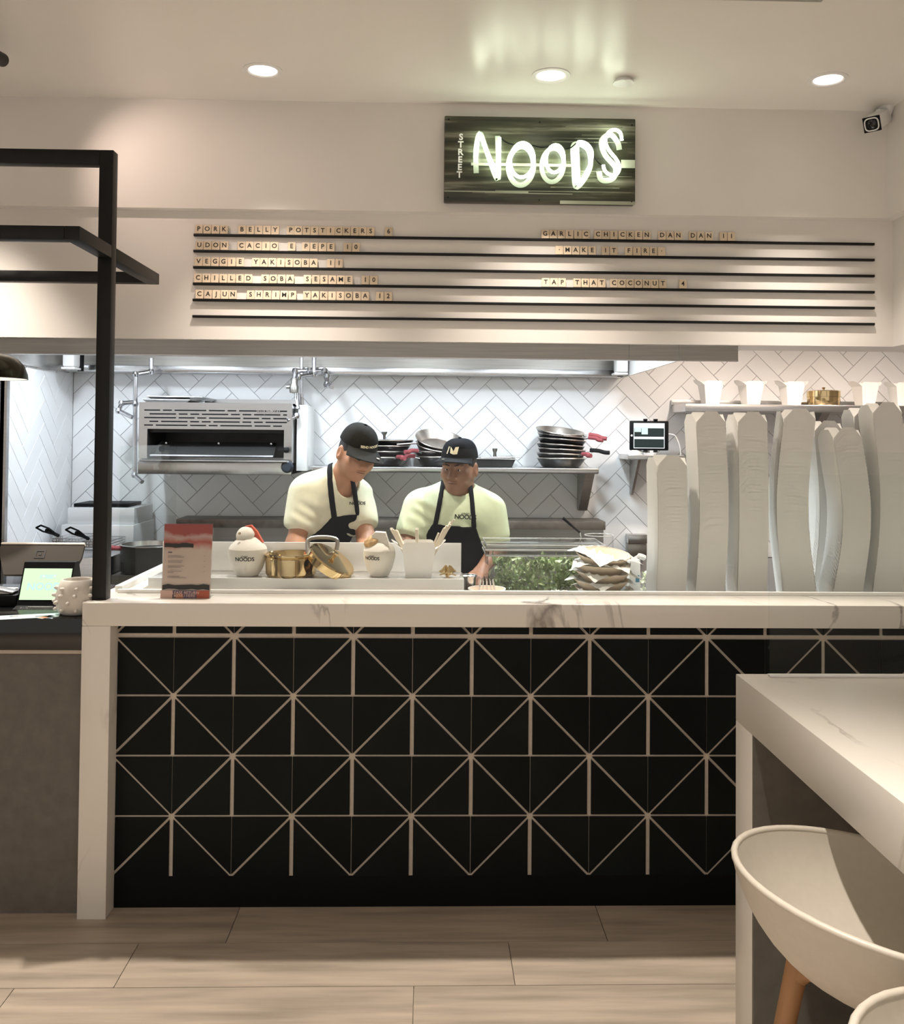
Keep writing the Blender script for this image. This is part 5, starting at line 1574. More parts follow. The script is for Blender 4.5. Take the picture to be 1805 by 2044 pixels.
def surfnet(F, ax):
    """naive surface nets -> bmesh"""
    S = F < 0
    nx, ny, nz = F.shape
    cnt = np.zeros((nx - 1, ny - 1, nz - 1), np.float32); acc = [np.zeros_like(cnt) for _ in range(3)]
    off = [(i, j, k) for i in (0, 1) for j in (0, 1) for k in (0, 1)]
    def sub(A, o): return A[o[0]:nx - 1 + o[0], o[1]:ny - 1 + o[1], o[2]:nz - 1 + o[2]]
    for d in range(3):
        for o in off:
            if o[d]: continue
            o2 = list(o); o2[d] = 1
            a, b = sub(F, o), sub(F, o2)
            m = (a < 0) != (b < 0)
            t = np.where(m, a / np.where(m, a - b, 1), 0)
            cnt += m
            for e in range(3): acc[e] += np.where(m, (t if e == d else o[e]), 0)
    act = cnt > 0
    idx = np.full(cnt.shape, -1, np.int64); idx[act] = np.arange(act.sum())
    I = np.argwhere(act)
    V = np.stack([ax[e][I[:, e]] + acc[e][act] / cnt[act] * (ax[e][I[:, e] + 1] - ax[e][I[:, e]]) for e in range(3)], 1)
    faces = []
    for d in range(3):
        sl0 = [slice(None)] * 3; sl1 = [slice(None)] * 3
        sl0[d] = slice(0, -1); sl1[d] = slice(1, None)
        a, b = S[tuple(sl0)], S[tuple(sl1)]
        for dirn in (0, 1):
            E = np.argwhere((a & ~b) if dirn == 0 else (~a & b))
            u, v = (d + 1) % 3, (d + 2) % 3
            E = E[(E[:, u] > 0) & (E[:, v] > 0) & (E[:, u] < F.shape[u] - 1) & (E[:, v] < F.shape[v] - 1)]
            def cell(du, dv):
                q = E.copy(); q[:, u] -= du; q[:, v] -= dv
                return idx[q[:, 0], q[:, 1], q[:, 2]]
            q = [cell(1, 1), cell(0, 1), cell(0, 0), cell(1, 0)]
            if dirn: q = q[::-1]
            faces.append(np.stack(q, 1))
    Fc = np.concatenate(faces)
    me = bpy.data.meshes.new('mesh')
    me.from_pydata(V.tolist(), [], Fc.tolist())
    me.polygons.foreach_set('use_smooth', [True] * len(me.polygons))
    me.update()
    return me

M['shirt1'] = noisy(mat('cream_shirt', (0.76, 0.74, 0.55), 0.85), 40, 0.04)
M['shirt2'] = noisy(mat('pale_green_shirt', (0.66, 0.74, 0.50), 0.85), 40, 0.04)
M['apron'] = noisy(mat('black_apron', (0.007, 0.008, 0.010), 0.9, spec=0.2), 60, 0.2)
M['trouser'] = mat('dark_trousers', (0.02, 0.02, 0.025), 0.85)
M['cap1'] = noisy(mat('charcoal_cap', (0.012, 0.0115, 0.009), 0.85, spec=0.2), 80, 0.25)
M['cap2'] = noisy(mat('black_cap', (0.005, 0.006, 0.008), 0.85, spec=0.2), 80, 0.25)
M['hair'] = mat('black_hair', (0.02, 0.016, 0.013), 0.6)
M['eyew'] = mat('eye_white', (0.5, 0.47, 0.44), 0.3)
M['iris'] = mat('iris_dark', (0.012, 0.008, 0.006), 0.15)
M['thread'] = mat('cap_thread', (0.72, 0.66, 0.46), 0.6)

def person(label, J, skin, shirt_m, cap_m, head_R, bib, straps, logo, capkind, downcast):
    j = {k: np.array(v, np.float32) for k, v in J.items() if isinstance(v, tuple)}
    base = (float(j['pelvis'][0]), float(j['pelvis'][1]), 0.0)
    t = thing('person', label, 'person', base)
    hR = np.array(head_R, np.float32); hc = j['head']
    def H(v): return hc + hR @ np.array(v, np.float32)
    fw = np.array(J['front'], np.float32); fw = fw / np.linalg.norm(fw)     # direction the chest faces
    rt = np.cross(fw, np.array([0, 0, 1], np.float32)); rt /= np.linalg.norm(rt)
    # ---- body (skin): head, neck, arms, hands, torso core, legs
    def headf(P):
        d = ellip(P, H((0, 0.008, 0.028)), (0.076, 0.096, 0.103), hR)
        d = smin(d, ellip(P, H((0, -0.030, -0.040)), (0.061, 0.062, 0.068), hR), 0.05)
        d = smin(d, ellip(P, H((0, -0.064, -0.088)), (0.026, 0.022, 0.020), hR), 0.035)
        for s in (-1, 1):
            d = smin(d, ellip(P, H((s * 0.040, -0.060, -0.022)), (0.026, 0.024, 0.026), hR), 0.03)
            d = smax(d, -ellip(P, H((s * 0.030, -0.098, 0.008)), (0.017, 0.014, 0.012), hR), 0.016)
            d = smin(d, ellip(P, H((s * 0.030, -0.079, 0.006)), (0.014, 0.012, 0.010), hR), 0.006)
            e = ellip(P, H((s * 0.080, 0.012, -0.006)), (0.010, 0.021, 0.034), hR)
            e = smax(e, -ellip(P, H((s * 0.091, 0.006, 0.0)), (0.008, 0.011, 0.020), hR), 0.006)
            d = smin(d, e, 0.012)
            d = smin(d, ellip(P, H((s * 0.030, -0.087, 0.027)), (0.026, 0.010, 0.008), hR), 0.016)
        d = smin(d, rcone(P, H((0, -0.088, 0.014)), H((0, -0.112, -0.024)), 0.008, 0.013), 0.014)
        for s in (-1, 1): d = smin(d, ellip(P, H((s * 0.014, -0.098, -0.028)), (0.009, 0.011, 0.008), hR), 0.008)
        d = smin(d, ellip(P, H((0, -0.091, -0.053)), (0.024, 0.010, 0.0055), hR), 0.006)
        d = smin(d, ellip(P, H((0, -0.088, -0.064)), (0.020, 0.011, 0.0065), hR), 0.006)
        return d
    def handf(P, w, dirn, side):
        dirn = np.array(dirn, np.float32); dirn = dirn / np.linalg.norm(dirn)
        up = np.array([0, 0, 1], np.float32); s = np.cross(dirn, up); s /= np.linalg.norm(s); n = np.cross(s, dirn)
        d = rcone(P, w, w + dirn * 0.075, 0.030, 0.036, (n, 0.5))
        for k, (o, l) in enumerate(((-0.030, 0.062), (-0.010, 0.076), (0.010, 0.080), (0.030, 0.070))):
            a = w + dirn * 0.085 + s * o * 0.95; b = a + dirn * l * 0.55 - n * 0.012; c = b + dirn * l * 0.35 - n * 0.030
            d = smin(d, np.minimum(rcone(P, a, b, 0.0095, 0.009), rcone(P, b, c, 0.009, 0.0075)), 0.008)
        a = w + dirn * 0.025 + s * side * 0.028; b = a + dirn * 0.03 + s * side * 0.030 - n * 0.012; c = b + dirn * 0.032 - n * 0.010
        return smin(d, np.minimum(rcone(P, a, b, 0.013, 0.011), rcone(P, b, c, 0.011, 0.009)), 0.012)
    def torsof(P, o=0.0):
        d = rcone(P, j['chest'], j['belly'], J['rc'] + o, J['rb'] + o, (fw, J.get('flat', 0.66)))
        d = smin(d, rcone(P, j['shL'] * 0.80 + j['shR'] * 0.20, j['shR'] * 0.80 + j['shL'] * 0.20, 0.064 + o, 0.064 + o), 0.10)
        d = smin(d, rcone(P, (j['shL'] + j['shR']) / 2, j['neck'], 0.085 + o, 0.060 + o), 0.09)
        for s in ('L', 'R'): d = smin(d, rcone(P, j['sh' + s], (j['sh' + s] + j['el' + s]) / 2, 0.063 + o, 0.055 + o), 0.07)
        return d
    def armsf(P):
        d = None
        for s, sg in (('L', 1), ('R', -1)):
            a = np.minimum(rcone(P, j['sh' + s], j['el' + s], 0.052, 0.043), 9)
            a = smin(a, rcone(P, j['el' + s], j['wr' + s], 0.043, 0.027), 0.03)
            a = smin(a, handf(P, j['wr' + s], j['wr' + s] - j['el' + s] + np.array([0, -0.05, 0], np.float32), sg), 0.02)
            d = a if d is None else np.minimum(d, a)
        return d
    def legsf(P, o=0.0):
        d = rcone(P, j['belly'], j['pelvis'], J['rb'] - 0.01 + o, 0.160 + o, (fw, 0.68))
        for s in (-1, 1):
            hip = j['pelvis'] + rt * s * 0.085; kn = np.array([hip[0] + rt[0] * s * 0.01, hip[1] + fw[1] * 0.02, 0.48], np.float32); an = np.array([kn[0], kn[1] - fw[1] * 0.03, 0.09], np.float32)
            l = smin(rcone(P, hip, kn, 0.085 + o, 0.060 + o), rcone(P, kn, an, 0.060 + o, 0.042 + o), 0.04)
            d = smin(d, l, 0.05)
        return d
    def neckf(P): return rcone(P, H((0, 0.020, -0.045)), j['neck'], 0.056, 0.062)
    allp = np.array([j[k] for k in ('head', 'neck', 'shL', 'shR', 'elL', 'elR', 'wrL', 'wrR', 'chest', 'belly')])
    lo, hi = allp.min(0) - 0.24, allp.max(0) + 0.20
    lo[2] = max(lo[2], 0.78)
    P, ax = graded(lo, hi, 0.0072, hc - np.array([0.105, 0.135, 0.125], np.float32), hc + np.array([0.105, 0.10, 0.10], np.float32), 0.0032)
    F = smin(headf(P), neckf(P), 0.03)
    F = smin(F, torsof(P, -0.012), 0.05)
    F = smin(F, armsf(P), 0.03)
    F = smin(F, legsf(P, -0.012), 0.04)
    body = obj('body', surfnet(F, ax), skin, t)
    Ph, axh = grid(hc - 0.15, hc + 0.16, 0.004)
    # ---- shirt
    def shirtf(P, o=0.0):
        d = torsof(P, 0.010 + o)
        for s in ('L', 'R'):
            a, e = j['sh' + s], j['el' + s]
            u = (e - a) / np.linalg.norm(e - a); L = float(np.linalg.norm(e - a)); k = J['sleeve']
            sl = rcone(P, a, a + (e - a) * k, 0.068 + o, 0.072 + o)
            cut = (P[0] - a[0]) * u[0] + (P[1] - a[1]) * u[1] + (P[2] - a[2]) * u[2] - L * (k + 0.10)
            d = smin(d, np.maximum(sl, cut), 0.035)
        # folds
        w = np.sin(88 * (P[0] * 0.55 + P[2] * 0.80) + 2.6 * np.sin(P[2] * 19 + P[0] * 11)) * np.clip(0.35 + np.sin(P[2] * 15 - P[0] * 23), 0, 1)
        d = d + 0.0030 * w
        # neck opening: a cylinder about the neck
        nk = rcone(P, j['neck'] - fw * 0 + np.array([0, 0, -0.03], np.float32) + fw * 0.030, H((0, 0.0, -0.03)) + np.array([0, 0, 0.05], np.float32), 0.066, 0.085)
        d = smax(d, -nk, 0.008)
        return np.maximum(d, J['hem'] - P[2])
    Ps, axs = grid(lo, hi, 0.0062)
    Fs = shirtf(Ps)
    shirt = obj('t_shirt', surfnet(Fs, axs), shirt_m, t)
    # ---- apron bib, skirt and straps: a shell over the shirt inside an outline
    base_s = torsof(Ps, 0.016) + 0
    lg = legsf(Ps, 0.030)
    Fb = smin(base_s, lg, 0.05)
    front = (Ps[0] - j['chest'][0]) * fw[0] + (Ps[1] - j['chest'][1]) * fw[1]
    reg = inpoly(Ps[0], Ps[2], bib)
    Fa = np.maximum(np.maximum(Fb, reg), -front + 0.0)
    Fa = np.maximum(Fa, -(Fb + 0.03))
    obj('apron', surfnet(Fa, axs), 'apron', t)
    for sg in straps:
        Fst = np.maximum(np.maximum(torsof(Ps, 0.0175), inpoly(Ps[0], Ps[2], sg)), -front - 0.02)
        # straps hug the shoulder, only a thin shell
        Fst = np.maximum(Fst, -(torsof(Ps, 0.0175) + 0.03))
        if (Fst < 0).any(): obj('apron_strap', surfnet(Fst, axs), 'apron', t)
    # ---- trousers and shoes
    l3 = np.array([base[0] - 0.34, base[1] - 0.30, 0.02], np.float32); h3 = np.array([base[0] + 0.34, base[1] + 0.32, 1.0], np.float32)
    Pt, axt = grid(l3, h3, 0.014)
    Ft = np.maximum(legsf(Pt, 0.012), Pt[2] - 0.97); Ft = np.maximum(Ft, 0.06 - Pt[2])
    obj('trousers', surfnet(Ft, axt), 'trouser', t)
    for s in (-1, 1):
        b = B(); hip = j['pelvis'] + rt * s * 0.085
        lathe(b, [(0, 0.0), (0.052, 0.0), (0.055, 0.03), (0.046, 0.075), (0.040, 0.11), (0, 0.115)], 20, (float(hip[0] + rt[0] * s * 0.01 + fw[0] * 0.05), float(hip[1] + fw[1] * 0.06), 0.0), squash=(1, 2.1)); obj('shoe', b, 'black', t, smooth=1.0)
    # ---- hair below the cap, brows, eyes
    lz = lambda P: (P[0] - hc[0]) * hR[0][2] + (P[1] - hc[1]) * hR[1][2] + (P[2] - hc[2]) * hR[2][2]
    ly = lambda P: (P[0] - hc[0]) * hR[0][1] + (P[1] - hc[1]) * hR[1][1] + (P[2] - hc[2]) * hR[2][1]
    sk = ellip(Ph, H((0, 0.008, 0.028)), (0.078, 0.098, 0.105), hR)
    Fr = np.maximum(sk - 0.001, -(sk + 0.012)); z_, y_ = lz(Ph), ly(Ph)
    side = np.minimum(y_ + 0.050, 9)
    Fr = np.maximum(Fr, -(z_ + 0.040 - 0.02 * (y_ < 0.02))); Fr = np.maximum(Fr, -side)
    obj('hair', surfnet(Fr, axh), 'hair', t)
    for s in (-1, 1):
        b = B(); tube(b, [H((s * 0.013, -0.096, 0.026)), H((s * 0.030, -0.096, 0.031)), H((s * 0.047, -0.082, 0.025))], [0.0030, 0.0038, 0.0020], 8); obj('eyebrow', b, 'hair', t, smooth=1.0)
        b = B()
        if downcast:
            tube(b, [H((s * 0.018, -0.0920, 0.002)), H((s * 0.030, -0.0940, -0.001)), H((s * 0.043, -0.0880, 0.002))], [0.0014, 0.0026, 0.0014], 6); obj('eyelash', b, 'hair', t, smooth=1.0)
        else:
            c_ = Vector(H((s * 0.030, -0.0865, 0.006)))
            R3 = Matrix([[float(hR[r][c]) for c in range(3)] for r in range(3)])
            lathe(b, [(0, -0.0045), (0.008, -0.003), (0.0105, 0), (0.008, 0.003), (0, 0.0045)], 16, c_, rot=R3, squash=(1, 0.55)); e_ = obj('eye', b, 'eyew', t, smooth=1.0)
            b = B(); lathe(b, [(0, -0.0042), (0.0036, -0.003), (0.0046, 0), (0.0036, 0.003), (0, 0.0042)], 14, Vector(H((s * 0.0285, -0.0900, 0.006))), rot=R3, squash=(1, 0.7)); obj('iris', b, 'iris', e_, smooth=1.0)
    b = B(); tube(b, [H((-0.021, -0.094, -0.0585)), H((0, -0.1005, -0.0580)), H((0.021, -0.094, -0.0585))], [0.0010, 0.0016, 0.0010], 6); obj('mouth_line', b, mat('lip_dark', (0.10, 0.035, 0.028), 0.6), t, smooth=1.0)
    # ---- cap: crown, brim, button
    cp = J['cap']
    cR = hR @ np.array(Euler((cp['pitch'], 0, 0)).to_matrix(), np.float32)
    cc_ = H((0, 0.006, cp['z']))
    def CP(v): return cc_ + cR @ np.array(v, np.float32)
    b = B(); rx, ry, rz = cp['r']
    prof = []
    for i in range(11):
        a = (PI / 2) * i / 10
        prof.append((max(math.cos(a), 0.0) ** cp['sq'], math.sin(a)))
    rings = []
    N = 40
    for (pr, pz) in prof[:-1]:
        rings.append([b.verts.new(CP((pr * rx * math.cos(2 * PI * k / N), pr * ry * math.sin(2 * PI * k / N), pz * rz))) for k in range(N)])
    topv = b.verts.new(CP((0, 0, rz)))
    for a_, c_ in zip(rings[:-1], rings[1:]):
        for k in range(N): b.faces.new((a_[k], a_[(k + 1) % N], c_[(k + 1) % N], c_[k]))
    for k in range(N): b.faces.new((rings[-1][k], rings[-1][(k + 1) % N], topv))
    cap = obj('cap_crown', b, cap_m, t, smooth=1.2)
    b = B(); G1 = []
    for i in range(19):
        u = -1 + 2 * i / 18
        ang = u * 1.12
        row = []
        for k in range(7):
            v = k / 6
            ext = cp['brim'] * v * (1 - 0.42 * abs(u) ** 2.2)
            x = math.sin(ang) * (rx + 0.002) + math.sin(ang) * ext * 0.45
            y = -math.cos(ang) * (ry + 0.002) - ext
            z = 0.006 - v * cp['drop'] - cp['curve'] * (u * u) * (0.3 + v)
            row.append(((x, y, z), (x, y, z - 0.004)))
        G1.append(row)
    T_ = [[b.verts.new(CP(p[0])) for p in r] for r in G1]; U_ = [[b.verts.new(CP(p[1])) for p in r] for r in G1]
    for i in range(18):
        for k in range(6):
            b.faces.new((T_[i][k], T_[i + 1][k], T_[i + 1][k + 1], T_[i][k + 1])); b.faces.new((U_[i][k], U_[i][k + 1], U_[i + 1][k + 1], U_[i + 1][k]))
        b.faces.new((T_[i][6], T_[i + 1][6], U_[i + 1][6], U_[i][6]))
    brim = obj('cap_brim', b, cap_m, t, smooth=0.9)
    b = B(); lathe(b, [(0.009, 0), (0.008, 0.005), (0, 0.007)], 14, Vector(CP((0, 0, rz - 0.001))), rot=Matrix([[float(cR[r][c]) for c in range(3)] for r in range(3)])); obj('cap_button', b, cap_m, cap, smooth=1.0)
    dv = Vector(CP((0, 1, 0)) - CP((0, 0, 0)))
    if capkind == 1:
        dent_text(t, 'SEND NOODS', 0.0145, CP((0.005, -ry, 0.028)), cap, 'thread', 'embroidered_lettering', 0.0008, dirn=tuple(dv), lift=0.0012)
    else:
        for poly in ([(-0.030, -0.016), (-0.024, -0.016), (-0.016, 0.018), (-0.022, 0.018)], [(-0.012, 0.018), (-0.004, 0.010), (0.006, -0.004), (0.012, 0.016), (0.028, 0.018), (0.024, -0.016), (0.006, -0.018), (-0.010, -0.012)]):
            b = B(); vs_ = []
            for (x, z) in poly:
                k = math.sqrt(max(0.02, 1 - (x / rx) ** 2 - ((z + 0.040) / rz) ** 2))
                vs_.append(b.verts.new(CP((x, -ry * min(1.0, max(math.sqrt(max(1 - ((z + 0.040) / rz) ** 2, 0.05)) ** cp['sq'], 0.1) * math.sqrt(max(1 - (x / rx) ** 2, 0.1))) - 0.004, z + 0.040))))
            b.faces.new(vs_); bmesh.ops.triangulate(b, faces=b.faces[:]); obj('embroidered_emblem', b, 'thread', t, smooth=0)
    b = B(); lathe(b, [(0, 0.0008), (0.008, 0.0008), (0.008, 0)], 16, Vector(CP((-0.03 if capkind == 2 else 0.035, -ry - cp['brim'] * 0.55, 0.008 - cp['drop'] * 0.55))), rot=Matrix([[float(cR[r][c]) for c in range(3)] for r in range(3)])); obj('brim_sticker', b, mat('sticker', (0.6, 0.56, 0.45), 0.35), brim)
    # ---- shirt print
    noods_print(t, logo[0], logo[1], shirt, (0, 1, 0), logo[2])
    return t

def rotm(yaw_, pitch_, roll_=0.0):
    return (Matrix.Rotation(yaw_, 3, 'Z') @ Matrix.Rotation(roll_, 3, 'Y') @ Matrix.Rotation(pitch_, 3, 'X'))
def npm(m_): return [[m_[r][c] for c in range(3)] for r in range(3)]

skin1 = noisy(mat('skin_tan', (0.47, 0.235, 0.135), 0.5), 30, 0.06)
skin2 = noisy(mat('skin_brown', (0.30, 0.155, 0.095), 0.5), 30, 0.06)
bib1 = [(-0.4525, 1.3131), (-0.3345, 1.3233), (-0.3479, 1.2453), (-0.3518, 1.1745), (-0.3229, 0.80), (-0.6895, 0.80), (-0.5878, 1.1967), (-0.5084, 1.2538)]
st1 = [[(-0.4888, 1.6108), (-0.4628, 1.6110), (-0.4289, 1.3085), (-0.4548, 1.3084)],
       [(-0.3720, 1.5170), (-0.3530, 1.5171), (-0.3251, 1.3163), (-0.3463, 1.3162)]]
J1 = dict(head=(-0.3439, 1.0600, 1.6056), neck=(-0.4030, 1.1300, 1.4989), shL=(-0.3533, 1.2700, 1.3950), shR=(-0.5764, 1.1000, 1.4209), elL=(-0.2909, 1.1400, 1.1892), elR=(-0.6167, 1.0400, 1.1847), wrL=(-0.3125, 0.9000, 1.1260), wrR=(-0.4743, 0.8200, 1.1315),
          chest=(-0.4850, 1.2000, 1.3503), belly=(-0.5523, 1.3200, 1.1229), pelvis=(-0.5796, 1.4200, 0.9086), front=(0.62, -0.78, 0), rc=0.150, rb=0.150, flat=0.72, sleeve=0.56, hem=0.92,
          cap=dict(pitch=0.10, z=0.052, r=(0.087, 0.106, 0.098), sq=0.80, brim=0.075, drop=0.020, curve=0.012))
person('cook in cream T-shirt, charcoal cap and black apron bending over the counter', J1, skin1, 'shirt1', 'cap1', npm(rotm(0.62, 0.30, 0.17)), bib1, st1, ((-0.3377, 0.9000, 1.3737), 0.062, -0.03), 1, True)
bib2 = [(0.0209, 1.2848), (0.2243, 1.2695), (0.2581, 1.1802), (0.2972, 1.0038), (0.3232, 0.80), (-0.0891, 0.80), (-0.0396, 1.1903)]
st2 = [[(0.0664, 1.5202), (0.0877, 1.5204), (0.0447, 1.2784), (0.0210, 1.2782)],
       [(0.1854, 1.4974), (0.2068, 1.4975), (0.2277, 1.2629), (0.2039, 1.2628)]]
J2 = dict(head=(0.1456, 1.1300, 1.5436), neck=(0.1411, 1.1800, 1.4042), shL=(0.2935, 1.1700, 1.3383), shR=(-0.0420, 1.1700, 1.3530), elL=(0.3304, 1.1600, 1.1520), elR=(-0.1013, 1.1000, 1.1759), wrL=(0.2364, 0.9300, 1.0793), wrR=(-0.0280, 0.9000, 1.1049),
          chest=(0.1277, 1.1800, 1.2762), belly=(0.1299, 1.2000, 1.0687), pelvis=(0.1331, 1.2600, 0.8892), front=(-0.10, -1, 0), rc=0.168, rb=0.165, flat=0.66, sleeve=0.62, hem=0.92,
          cap=dict(pitch=-0.06, z=0.052, r=(0.086, 0.104, 0.092), sq=0.62, brim=0.068, drop=0.012, curve=0.010))
person('cook in pale green T-shirt and black flat-brim cap facing the front', J2, skin2, 'shirt2', 'cap2', npm(rotm(-0.38, 0.12, 0.03)), bib2, st2, ((0.1740, 0.9000, 1.3183), 0.088, -0.05), 2, False)

# ------------------------------------------------------------------ point-of-sale terminal
pz = ZK
t = thing('sales_terminal', 'tablet sales terminal on a stand with lit green customer screen', 'terminal', (-1.4182, 0.2113, 1.0450))
tA, tB = Vector((-1.6856, 0.4200, 1.2545)), Vector((-1.3596, 0.4200, 1.2524))
bA, bB = Vector((-1.5720, 0.3000, 1.1466)), Vector((-1.2832, 0.3000, 1.1479))
m_back = mat('terminal_back', (0.045, 0.039, 0.032), 0.7, 0.0, 0.1)
# tilted cashier screen seen from behind
c_top, c_bot = (tA + tB) / 2, Vector(((tA.x + tB.x) / 2 + 0.012, 0.315, (bA.z + bB.z) / 2))
up_ = (c_top - c_bot); hgt = up_.length; up_.normalize()
nrm = Vector((1, 0, 0)).cross(up_).normalized()
hw = (tB.x - tA.x) / 2
R = Matrix((Vector((1, 0, 0)), -nrm, up_)).transposed()
b = B(); prism(b, [(-hw, hgt), (hw, hgt), (hw, hgt * 0.55), (hw - 0.02, 0.0), (-hw + 0.045, 0.0), (-hw, hgt * 0.75)], -0.006, 0.006)
bmesh.ops.transform(b, matrix=Matrix.Translation(c_bot) @ R.to_4x4(), verts=b.verts); obj('screen_back', b, m_back, t)
b = B(); box(b, -hw - 0.001, hw + 0.001, -0.010, 0.008, hgt - 0.006, hgt + 0.004, 0.003)
bmesh.ops.transform(b, matrix=Matrix.Translation(c_bot) @ R.to_4x4(), verts=b.verts); obj('screen_rim', b, mat('pale_rim', (0.62, 0.56, 0.50), 0.35), t)
b = B()
for x0, x1, z0, z1 in ((-0.020, 0.020, 0.062, 0.068), (-0.020, 0.020, 0.096, 0.102), (-0.020, -0.014, 0.068, 0.096), (0.014, 0.020, 0.068, 0.096), (-0.005, 0.005, 0.077, 0.087)):
    box(b, x0, x1, -0.0078, -0.0058, z0 + hgt - 0.135, z1 + hgt - 0.135)
bmesh.ops.transform(b, matrix=Matrix.Translation(c_bot) @ R.to_4x4(), verts=b.verts); obj('maker_logo', b, 'black', t)
# stand with the customer display
w0, w1 = -1.5282, -1.3382
zt2 = 1.2060
b = B(); prism(b, [(0.165, pz), (0.20, pz + 0.008), (0.262, zt2), (0.30, zt2), (0.36, pz)], w0, w1, 'x'); obj('stand', b, 'black', t)
lo_ = Vector((0, 0.200 - 0.0012, pz + 0.010)); hi_ = Vector((0, 0.262 - 0.0012, zt2 - 0.002))
def onface(u, v, o=0.0):
    p = lo_.lerp(hi_, v); n_ = Vector((0, -(hi_.z - lo_.z), (hi_.y - lo_.y))).normalized()
    return Vector((w0 + (w1 - w0) * u, p.y, p.z)) + n_ * o
M['greenscr'] = mat('green_screen', (0.02, 0.02, 0.02), 0.2, emit=(0.55, 0.82, 0.47), es=0.95)
M['bluescr'] = mat('blue_letter_glow', (0.02, 0.02, 0.02), 0.2, emit=(0.42, 0.66, 0.66), es=0.95)
b = B(); quad(b, [onface(0.03, 0.12), onface(0.97, 0.12), onface(0.97, 0.86), onface(0.03, 0.86)]); obj('customer_screen', b, 'greenscr', t, smooth=0)
for s_, sz, v in (('NOODS', 0.040, 0.42), ('STREET', 0.019, 0.66)):
    me = text_mesh(s_, sz, 0.0, 0.0006); h_ = (hi_ - lo_).length; wd2 = w1 - w0
    for vv in me.vertices: vv.co = onface(0.52 + vv.co.x / wd2, v + vv.co.y / h_, 0.0015)
    obj('screen_lettering', me, 'bluescr', t, smooth=0)
b = B(); box(b, w0 + 0.05, w1 - 0.05, 0.180, 0.183, pz + 0.0045, pz + 0.0075); obj('card_slot', b, 'whitemetal', t)

# spiky planter
sp_ = Vector((-1.2656, 0.0770, 1.0450))
t = thing('spiky_planter', 'round white ceramic planter covered in little spikes', 'planter', (sp_.x, sp_.y, pz))
k = 0.0755
prof = [(0, 0.001), (k * 0.74, 0.001), (k * 0.86, 0.012), (k, 0.045), (k * 0.98, 0.070), (k * 0.86, 0.100), (k * 0.74, 0.120), (k * 0.66, 0.124), (k * 0.62, 0.120), (k * 0.70, 0.09), (k * 0.80, 0.05), (0, 0.02)]
ctr = Vector((sp_.x, sp_.y + 0.02, pz))
M['ceramic'] = noisy(mat('white_ceramic', (0.66, 0.62, 0.56), 0.6), 30, 0.05)
b = B(); lathe(b, prof, 40, ctr); obj('pot_wall', b, 'ceramic', t, smooth=0.9)
for row, (zz, rr, n_, ph) in enumerate(((0.022, k * 0.90, 9, 0.1), (0.047, k * 0.99, 9, 0.45), (0.071, k * 0.97, 9, 0.05), (0.094, k * 0.87, 8, 0.3))):
    for i in range(n_):
        a = 2 * PI * i / n_ + ph
        d_ = Vector((math.cos(a), math.sin(a), 0.15 * (row - 1.5))).normalized()
        p = ctr + Vector((rr * math.cos(a), rr * math.sin(a), zz))
        b = B(); tube(b, [p - d_ * 0.004, p + d_ * 0.008, p + d_ * 0.013], [0.0085, 0.0065, 0.003], 10); obj('spike', b, 'ceramic', t, smooth=1.0)
# cards and papers on the black top
def card(label, px, w, d, rz, m_, dots=None):
    t = thing('printed_card', label, 'card', (px[0], px[1], pz), None, rz)
    b = B(); box(b, -w / 2, w / 2, -d / 2, d / 2, 0.0003, 0.0012); obj('card', b, m_, t, local=True, smooth=0)
    for (x, y, ww, dd, mm_) in dots or []:
        b = B(); box(b, x - ww / 2, x + ww / 2, y - dd / 2, y + dd / 2, 0.0012, 0.0016); obj('printed_block', b, mm_, t, local=True, smooth=0)
mblue = mat('card_blue', (0.50, 0.66, 0.68), 0.4); mpale = mat('card_pale', (0.72, 0.76, 0.72), 0.4); mora = mat('card_orange', (0.50, 0.18, 0.08), 0.5)
card('long pale blue printed leaflet on the black counter top', (-1.4187, 0.0275, 1.0450), 0.22, 0.075, 0.30, mblue, [(0.0, 0.01, 0.09, 0.03, mpale), (0.05, -0.01, 0.04, 0.012, 'darkink'), (-0.04, 0.012, 0.03, 0.01, 'darkink')])
card('small orange and white card beside the spiky planter', (-1.3455, 0.0198, 1.0450), 0.030, 0.055, -0.5, mpale, [(0.0, -0.012, 0.03, 0.022, mora)])
p = Vector((-1.5775, 0.2079, 1.0450))
t = thing('receipt_printer', 'black receipt printer with paper slips at the left edge', 'printer', (p.x - 0.06, p.y + 0.06, pz))
b = B(); box(b, p.x - 0.14, p.x + 0.045, p.y, p.y + 0.14, pz, pz + 0.045, 0.006); obj('casing', b, 'black', t)
b = B(); box(b, p.x - 0.10, p.x + 0.010, p.y + 0.02, p.y + 0.10, pz + 0.045, pz + 0.058, 0.003); obj('paper_slips', b, 'paper', t)
b = B(); box(b, p.x - 0.08, p.x + 0.03, p.y + 0.005, p.y + 0.06, pz + 0.058, pz + 0.066, 0.003, rot=Matrix.Rotation(0.2, 3, 'Y')); obj('clip_tray', b, 'steel2', t)

